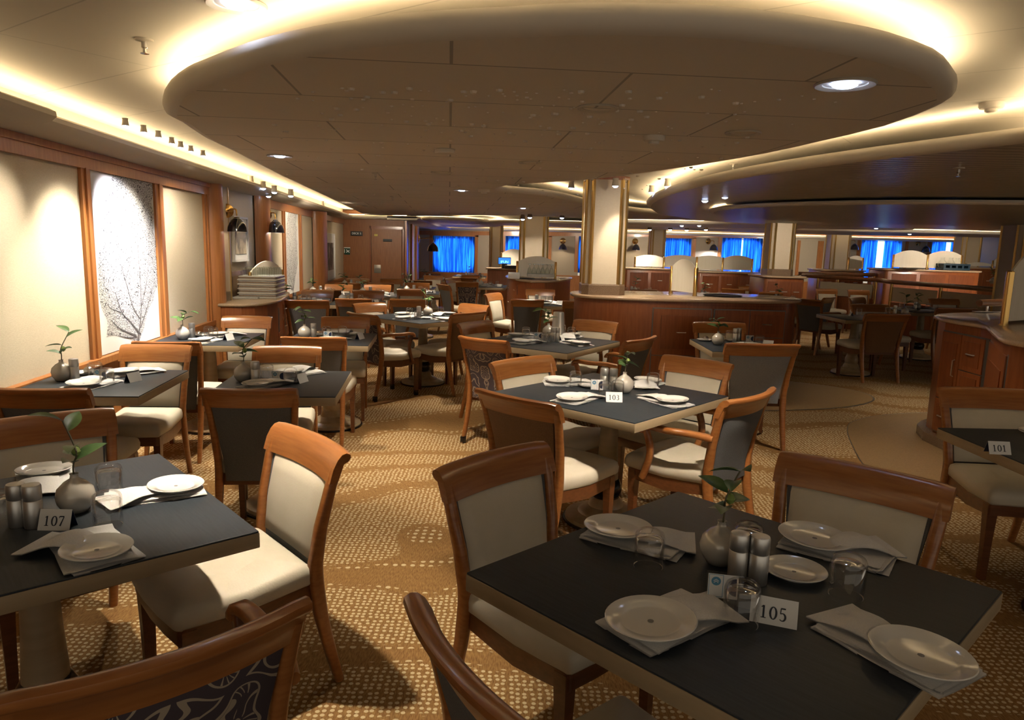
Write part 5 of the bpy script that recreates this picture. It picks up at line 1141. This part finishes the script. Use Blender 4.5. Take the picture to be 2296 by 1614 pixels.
# counter on the right with brass posts
rt = [atz(x, y, ZC) for x, y in ((2094, 706), (2110, 712), (2150, 719), (2190, 725), (2212, 730), (2224, 741), (2236, 752), (2252, 760), (2296, 767), (2400, 780))]
rtp = [(p.x, p.y) for p in rt]; bk = [atz(x, y, ZC) for x, y in ((2400, 694), (2250, 697), (2180, 700), (2130, 701), (2104, 703))]; rtp += [(p.x, p.y) for p in bk]
t = slab('worktop', rtp, ZC-.035, .035, M['granite2']); tag(t, 'angled pink granite top of the counter at the right edge', 'worktop')
rc = thing('counter', 'angled cherry counter with doors and drawers at the right edge', 'counter', (*rtp[3], 0)); inv = Matrix.Translation((-rtp[3][0], -rtp[3][1], 0)); bd = offset(rtp, .04)
mb = MB(); mb.X = inv; mb.loft([[(x, y, z) for x, y in bd] for z in (.0, ZC-.036)]); mb.build('body', M['cherry'], rc, smooth=False)
mb = MB(); mb.X = inv; kk = offset(rtp, -.03); mb.loft([[(x, y, z) for x, y in kk] for z in (.0, .08)]); mb.build('kick_plinth', M['plinth'], rc, smooth=False)
frontpanels(rc, bd[1], bd[4], .1, ZC-.10, [(0, 1, 0, 1, 's'), (.015, .44, .345, .988, 'v'), (.455, .93, .67, .988, 'w'), (.455, .93, .345, .66, 'w'), (.015, .44, .012, .335, 'w'), (.455, .93, .012, .335, 'w')], inv, off=.016)
frontpanels(rc, bd[4], bd[7], .1, ZC-.10, [(0, 1, 0, 1, 's'), (.03, .97, .015, .985, 'v')], inv, off=.012)
p0, p1 = atz(2252, 729, ZC), atz(2345, 722, ZC); divider('big frosted divider with a thick brass post on the right counter', (p0.x, p0.y), (p1.x, p1.y), ZC, .40, .16, post=.028)
p = atz(2212, 700, ZC); o = thing('bar_handle', 'round wooden bar end on a chrome stand at the right counter', 'handrail', (p.x, p.y, ZC)); MB().tube([(-.11, -.05, .085), (.25, .12, .09)], .032, 14).build('wooden_bar', M['redwood'], o); MB().tube([(0, 0, 0), (0, 0, .06)], .012, 10).build('stand', M['chrome'], o); MB().rbox((0, 0, 0), (.24, .05, .01), .003).build('foot', M['chrome'], o)
# ------------------------------------------------------------------ ceiling fixtures
def make_down(lit):
    o = thing('downlight', 'd', 'downlight'); MB().lathe([(.062, .002), (.085, .001), (.088, -.004), (.084, -.009), (.064, -.004), (.06, .002)], 32, caps=False).build('trim_ring', M['fixture'], o)
    MB().lathe([(.06, .001), (0, .0005)], 28, caps=False).build('reflector', M['lens_off_glow' if not lit else 'greyplate'], o)
    if lit: MB().lathe([(.034, -.002), (.036, -.008), (.026, -.013), (0, -.015)], 20).build('lens', M['lens'], o)
    return o
def spot(loc, aim, W, ang=60, col=(1, .86, .66), blend=.6, r=.03):  # serves visible fixtures and the added fill spots
    l = D.lights.new('spot_and_fill_lamp', 'SPOT'); l.energy = W*(1.4 if loc[1] < 10 else 2.2); l.spot_size = R_(ang); l.spot_blend = blend; l.color = col; l.shadow_soft_size = r
    o = D.objects.new('spot_and_fill_lamp', l); COL.objects.link(o); o.location = loc; o.rotation_euler = (Vector(aim)-Vector(loc)).to_track_quat('-Z', 'Y').to_euler(); return o
def down(px, z, lit, label, W=0, ang=70, aim=None, s=1.):
    p = atz(*px, z, sagc); inst('down%d' % lit, lambda: make_down(lit), label, 'downlight', (p.x, p.y, p.z+.001), 0, 'ceiling downlights', (s, s, s))
    if W: spot(p-Vector((0, 0, .20 if z == ZU else .03)), aim or (p.x, p.y, 0), W, ang)
    return p
down((530, 8), ZU, 1, 'lit downlight at the top edge, left of the big lowered ceiling', 95, 62, (-.85, 2.55, 0), 1.1)
down((1895, 187), Z1, 1, 'brightest lit downlight, right part of the lowered ceiling', 105, 58, (.75, 4.1, 0), 1.15)
down((627, 349), Z1, 1, 'lit downlight at the left edge of the lowered ceiling', 70, 75)
down((1035, 426), Z1, 1, 'lit downlight in the far middle of the lowered ceiling', 60, 75)
down((1340, 241), Z1, 0, 'unlit round downlight in the centre of the lowered ceiling'); down((1666, 297), Z1, 0, 'unlit tilted downlight, right of the smoke detector'); down((1190, 364), Z1, 0, 'unlit downlight right of the round speaker'); down((990, 386), Z1, 0, 'unlit downlight in the left middle of the lowered ceiling'); down((812, 461), Z1, 0, 'unlit downlight near the far left end of the lowered ceiling')
down((1003, 503), ZU-.05, 1, 'lit downlight before the first curtained window', 35, 80); down((957, 497), ZU-.08, 1, 'lit downlight above the wood corner', 30, 80); down((1173, 466), Z1, 1, 'lit downlight left of the middle column', 40, 80)
def make_head(dark):
    o = thing('spot_head', 'h', 'spotlight'); m = M['brassfix' if dark else 'fixture']; MB().lathe([(.03, 0), (.03, -.012)], 16).build('base', m, o); MB().lathe([(.026, -.012), (.036, -.075), (.034, -.077), (.024, -.05)], 18).build('housing', m, o); MB().lathe([(.027, -.072), (.025, -.083), (.016, -.09), (0, -.093)], 16).build('lens', M['lens'], o); return o
def head(px, z, label, W=0, aim=None, ang=50, dark=0, s=1., col=(1, .86, .66), tilt=(0, 0)):
    p = atz(*px, z-.05) if not callable(z) else z; inst('head%d' % dark, lambda: make_head(dark), label, 'spotlight', (p.x, p.y, p.z+.05*s), 0, 'small ceiling spotlights', (s, s, s), tilt)
    if W: spot(p-Vector((0, 0, .04)), aim or (p.x, p.y, 0), W, ang, col, blend=1.)
    return p
names = ['first', 'second', 'third', 'fourth', 'fifth', 'sixth', 'seventh']
aims = [Wp(-.9, 0, .8), Wp(.45, 0, .95), Wp(1.3, 0, 1.5), Wp(0, .1, .8), Wp(1.45, 0, 1.2), Wp(1.9, .6, 0), Wp(2.7, 0, 1.2)]
Ws = [60, 110, 170, 40, 90, 60, 60]; sps = [.9, 1.2, 1.45, 1.8, 2.1, 2.4, 2.85]
for i, px in enumerate(((281, 276), (322, 291), (355, 303), (385, 317), (405, 326), (428, 335), (455, 345))):
    d = ray(*px); s = sps[i]
    head(px, ZU-.055+sagc(5), names[i]+' of the seven small spotlights over the sea fan wall', Ws[i], aims[i], 74 if i != 2 else 56, 0, .55, (1, .9, .72) if i != 2 else (.92, .93, 1))
for i, px in enumerate(((562, 405), (590, 417), (615, 426), (652, 434), (577, 427), (602, 435))):
    p = aty(*px, 8.0+i*.15); inst('head0', None, names[i]+' of the six spotlights over the left sideboard', 'spotlight', (p.x, p.y, p.z+.05), 0, 'small ceiling spotlights')
    if i in (1, 2, 3): spot(p-Vector((0, 0, .04)), (Wp(4.3, .1, 1.3), Wp(4.1, .4, .9), Wp(7.3, 0, 1.4))[i-1], (42, 30, 60)[i-1], 52, (1, .85, .62))
for i, (px, Y, dk, s) in enumerate((((705, 467), 13, 0, 1.2), ((722, 459), 12.5, 0, 1.2), ((1281, 416), 7.9, 0, 1.), ((1380, 411), 7.3, 0, 1.), ((1461, 426), 8.2, 0, 1.), ((1497, 412), 7.4, 0, 1.), ((1581, 443), 8.0, 1, 1.25), ((1626, 434), 7.6, 1, 1.25), ((2192, 364), 6.2, 0, 1.2), ((2000, 415), 7.8, 0, 1.2), ((1997, 450), 9.6, 0, 1.2), ((1988, 484), 12.5, 0, 1.3),
        ((1172, 487), 13, 1, 1.3), ((1188, 483), 12.8, 1, 1.3), ((1260, 484), 13, 1, 1.3), ((1457, 511), 18, 1, 1.6), ((1503, 511), 18, 1, 1.6), ((1540, 512), 18, 1, 1.6), ((1568, 502), 16, 1, 1.4), ((1529, 502), 16, 1, 1.4), ((1583, 511), 18, 1, 1.6), ((2012, 503), 14, 1, 1.3), ((2063, 502), 14, 1, 1.3), ((2093, 506), 14.5, 0, 1.3), ((2130, 501), 14, 1, 1.3), ((2040, 521), 18, 0, 1.4), ((1965, 507), 15, 0, 1.4), ((2176, 500), 14, 1, 1.3))):
    p = aty(*px, Y); inst('head%d' % dk, lambda: make_head(dk), ('dark' if dk else 'pale')+' spotlight, number %s from the left among the %s ones beyond the lowered ceiling' % (['one', 'two', 'three', 'four', 'five', 'six', 'seven', 'eight', 'nine', 'ten', 'eleven', 'twelve', 'thirteen', 'fourteen', 'fifteen', 'sixteen'][0], 'small'), 'spotlight', (p.x, p.y, p.z+.05*s), 0, 'small ceiling spotlights', (s, s, s))
    o_ = [o for o in D.objects if o.get('category') == 'spotlight'][-1]
    W = {2: 26, 3: 20, 4: 30, 5: 30, 7: 30, 9: 22, 11: 22, 13: 40, 16: 30, 19: 20, 22: 30, 24: 50, 26: 20}.get(i, 0)
    aim = {3: (1.3, 7.7, 1.1), 13: (.35, 13.4, 1.4), 16: (4.2, 21.4, 1.6), 24: (12.8, 20, 1.5)}.get(i)
    if W: spot(p-Vector((0, 0, .05)), aim or (p.x, p.y, 0), W, 70)
SP = {0: 'pale spotlight in the left cove before the wood wall', 1: 'second pale spotlight in the left cove before the wood wall'}
def smoke(px, z, label, r=.055):
    p = atz(*px, z, sagc); o = thing('smoke_detector', label, 'smoke detector', p, 0, 'smoke detectors'); MB().lathe([(r, 0), (r, -.018), (r*.9, -.026), (r*.55, -.028)], 24).build('base', M['rim'], o); MB().lathe([(r*.5, -.026), (r*.5, -.04), (r*.3, -.046), (0, -.046)], 20).build('sensor', M['rim'], o)
smoke((1467, 305), Z1, 'round smoke detector right of centre on the lowered ceiling'); smoke((2224, 231), ZU, 'flat smoke detector at the upper right'); smoke((1085, 425), Z1, 'far smoke detector beside the lit far downlight', .06)
p = atz(997, 334, Z1, sagc); o = thing('ceiling_speaker', 'plain round disc fixture left of centre on the lowered ceiling', 'ceiling speaker', p); MB().lathe([(.06, 0), (.06, -.022), (.055, -.027), (0, -.027)], 28).build('cover', M['rim'], o); MB().lathe([(.065, .0), (.065, -.006)], 28).build('mounting_ring', M['fixture'], o)
def sprinkler(px, z, label):
    p = atz(*px, z, sagc); o = thing('sprinkler', label, 'sprinkler', p, 0, 'fire sprinklers'); MB().lathe([(.034, 0), (.033, -.006), (.012, -.010)], 20).build('flange', M['fixture'], o); MB().lathe([(.011, -.008), (.011, -.03), (.006, -.034), (.006, -.048), (.016, -.05), (.016, -.053), (0, -.054)], 14).build('nozzle', M['chrome'], o)
sprinkler((323, 88), ZU, 'big sprinkler at the upper left'); sprinkler((1645, 367), ZU, 'sprinkler beside the right edge of the lowered ceiling'); sprinkler((842, 388), Z1, 'sprinkler on the left middle of the lowered ceiling'); sprinkler((2150, 376), Z1-.02, 'sprinkler on the metal slat ceiling'); sprinkler((880, 440), Z1+.002, 'sprinkler at the far left of the lowered ceiling')
# ------------------------------------------------------------------ added fill spots without fixtures, world light and camera
for a, b, W, g in (((1.25, 5.9, 2.12), (1.3, 7.7, 1.45), 40, 60), ((.3, 9.7, 2.08), (.35, 11.4, 1.2), 45, 60), ((3.0, 13.2, 2.0), (3.0, 15.8, 1.2), 50, 90), ((9.3, 13.0, 2.0), (9.4, 15.8, 1.3), 110, 80), ((-3.0, 14.0, 1.95), (-3.1, 16.5, 1.0), 26, 90), ((-.6, 19.5, 1.9), (-2.5, 20, .9), 50, 100), ((-2.1, 10.5, 2.0), (-3.4, 11.0, 1.2), 45, 100), ((0, 22, 1.95), (0, 24.5, 1.1), 60, 120), ((4.5, 22, 1.95), (4.5, 24.5, 1.1), 60, 120), ((9, 22, 1.95), (9, 24.5, 1.1), 50, 120), ((4.5, 11.6, 2.0), (4.9, 13.4, 1.4), 25, 80)): spot(a, b, W, g, blend=1.)  # added spots, no fixtures: brighten column, dividers and far walls
for x, y, W in ((2.6, 1.2, 5), (2.6, 5.2, 40), (4.5, 7.0, 16), (-2.0, 8.6, 48), (-1.9, 11.5, 40), (-.8, 12.6, 36), (.3, 10.2, 40), (-.2, 16.5, 60), (-1.2, 20, 90), (3, 17, 70), (6, 18.5, 60), (6, 13, 24), (9.5, 14.2, 60), (3.4, 13.2, 40), (4.6, 7.2, 26), (1.0, 6.0, 46), (-.5, 4.9, 85), (.1, 3.7, 26), (-.9, 8.0, 40), (-2.2, 5.1, 18), (2.3, 20, 60)):
    spot((x, y, 2.0+sagc(y)), (x, y, 0), W, 95, blend=.9, r=.05)  # added downward fill with no fixture, lifts floor and tables
w = D.worlds.new('world'); scn.world = w; w.use_nodes = True; b = w.node_tree.nodes['Background']; b.inputs[0].default_value = (1, .87, .69, 1); b.inputs[1].default_value = .44
cam = D.cameras.new('camera'); co = D.objects.new('camera', cam); COL.objects.link(co); scn.camera = co
cam.sensor_fit = 'HORIZONTAL'; cam.sensor_width = 36; cam.lens = F/2296*36; cam.clip_start = .05; cam.clip_end = 100
fwd = Vector((0, math.cos(P), -math.sin(P))); up = Vector((0, math.sin(P), math.cos(P))); rt_ = Vector((1, 0, 0))
# image u,v axes are rotated by RL
X = rt_*math.cos(RL)+up*math.sin(RL); Y = up*math.cos(RL)-rt_*math.sin(RL)
co.matrix_world = Matrix(((X.x, Y.x, -fwd.x, 0), (X.y, Y.y, -fwd.y, 0), (X.z, Y.z, -fwd.z, H), (0, 0, 0, 1)))
scn.view_settings.view_transform = 'Standard'; scn.view_settings.look = 'None'; scn.view_settings.exposure = .4
try:
    c = scn.cycles; c.use_light_tree = False; c.max_bounces = 5; c.diffuse_bounces = 2; c.glossy_bounces = 2; c.transparent_max_bounces = 16; c.transmission_bounces = 2; c.use_adaptive_sampling = False; c.adaptive_threshold = .03; c.adaptive_min_samples = 12; c.caustics_reflective = False; c.caustics_refractive = False; c.sample_clamp_indirect = 5; c.use_denoising = True
except Exception: pass
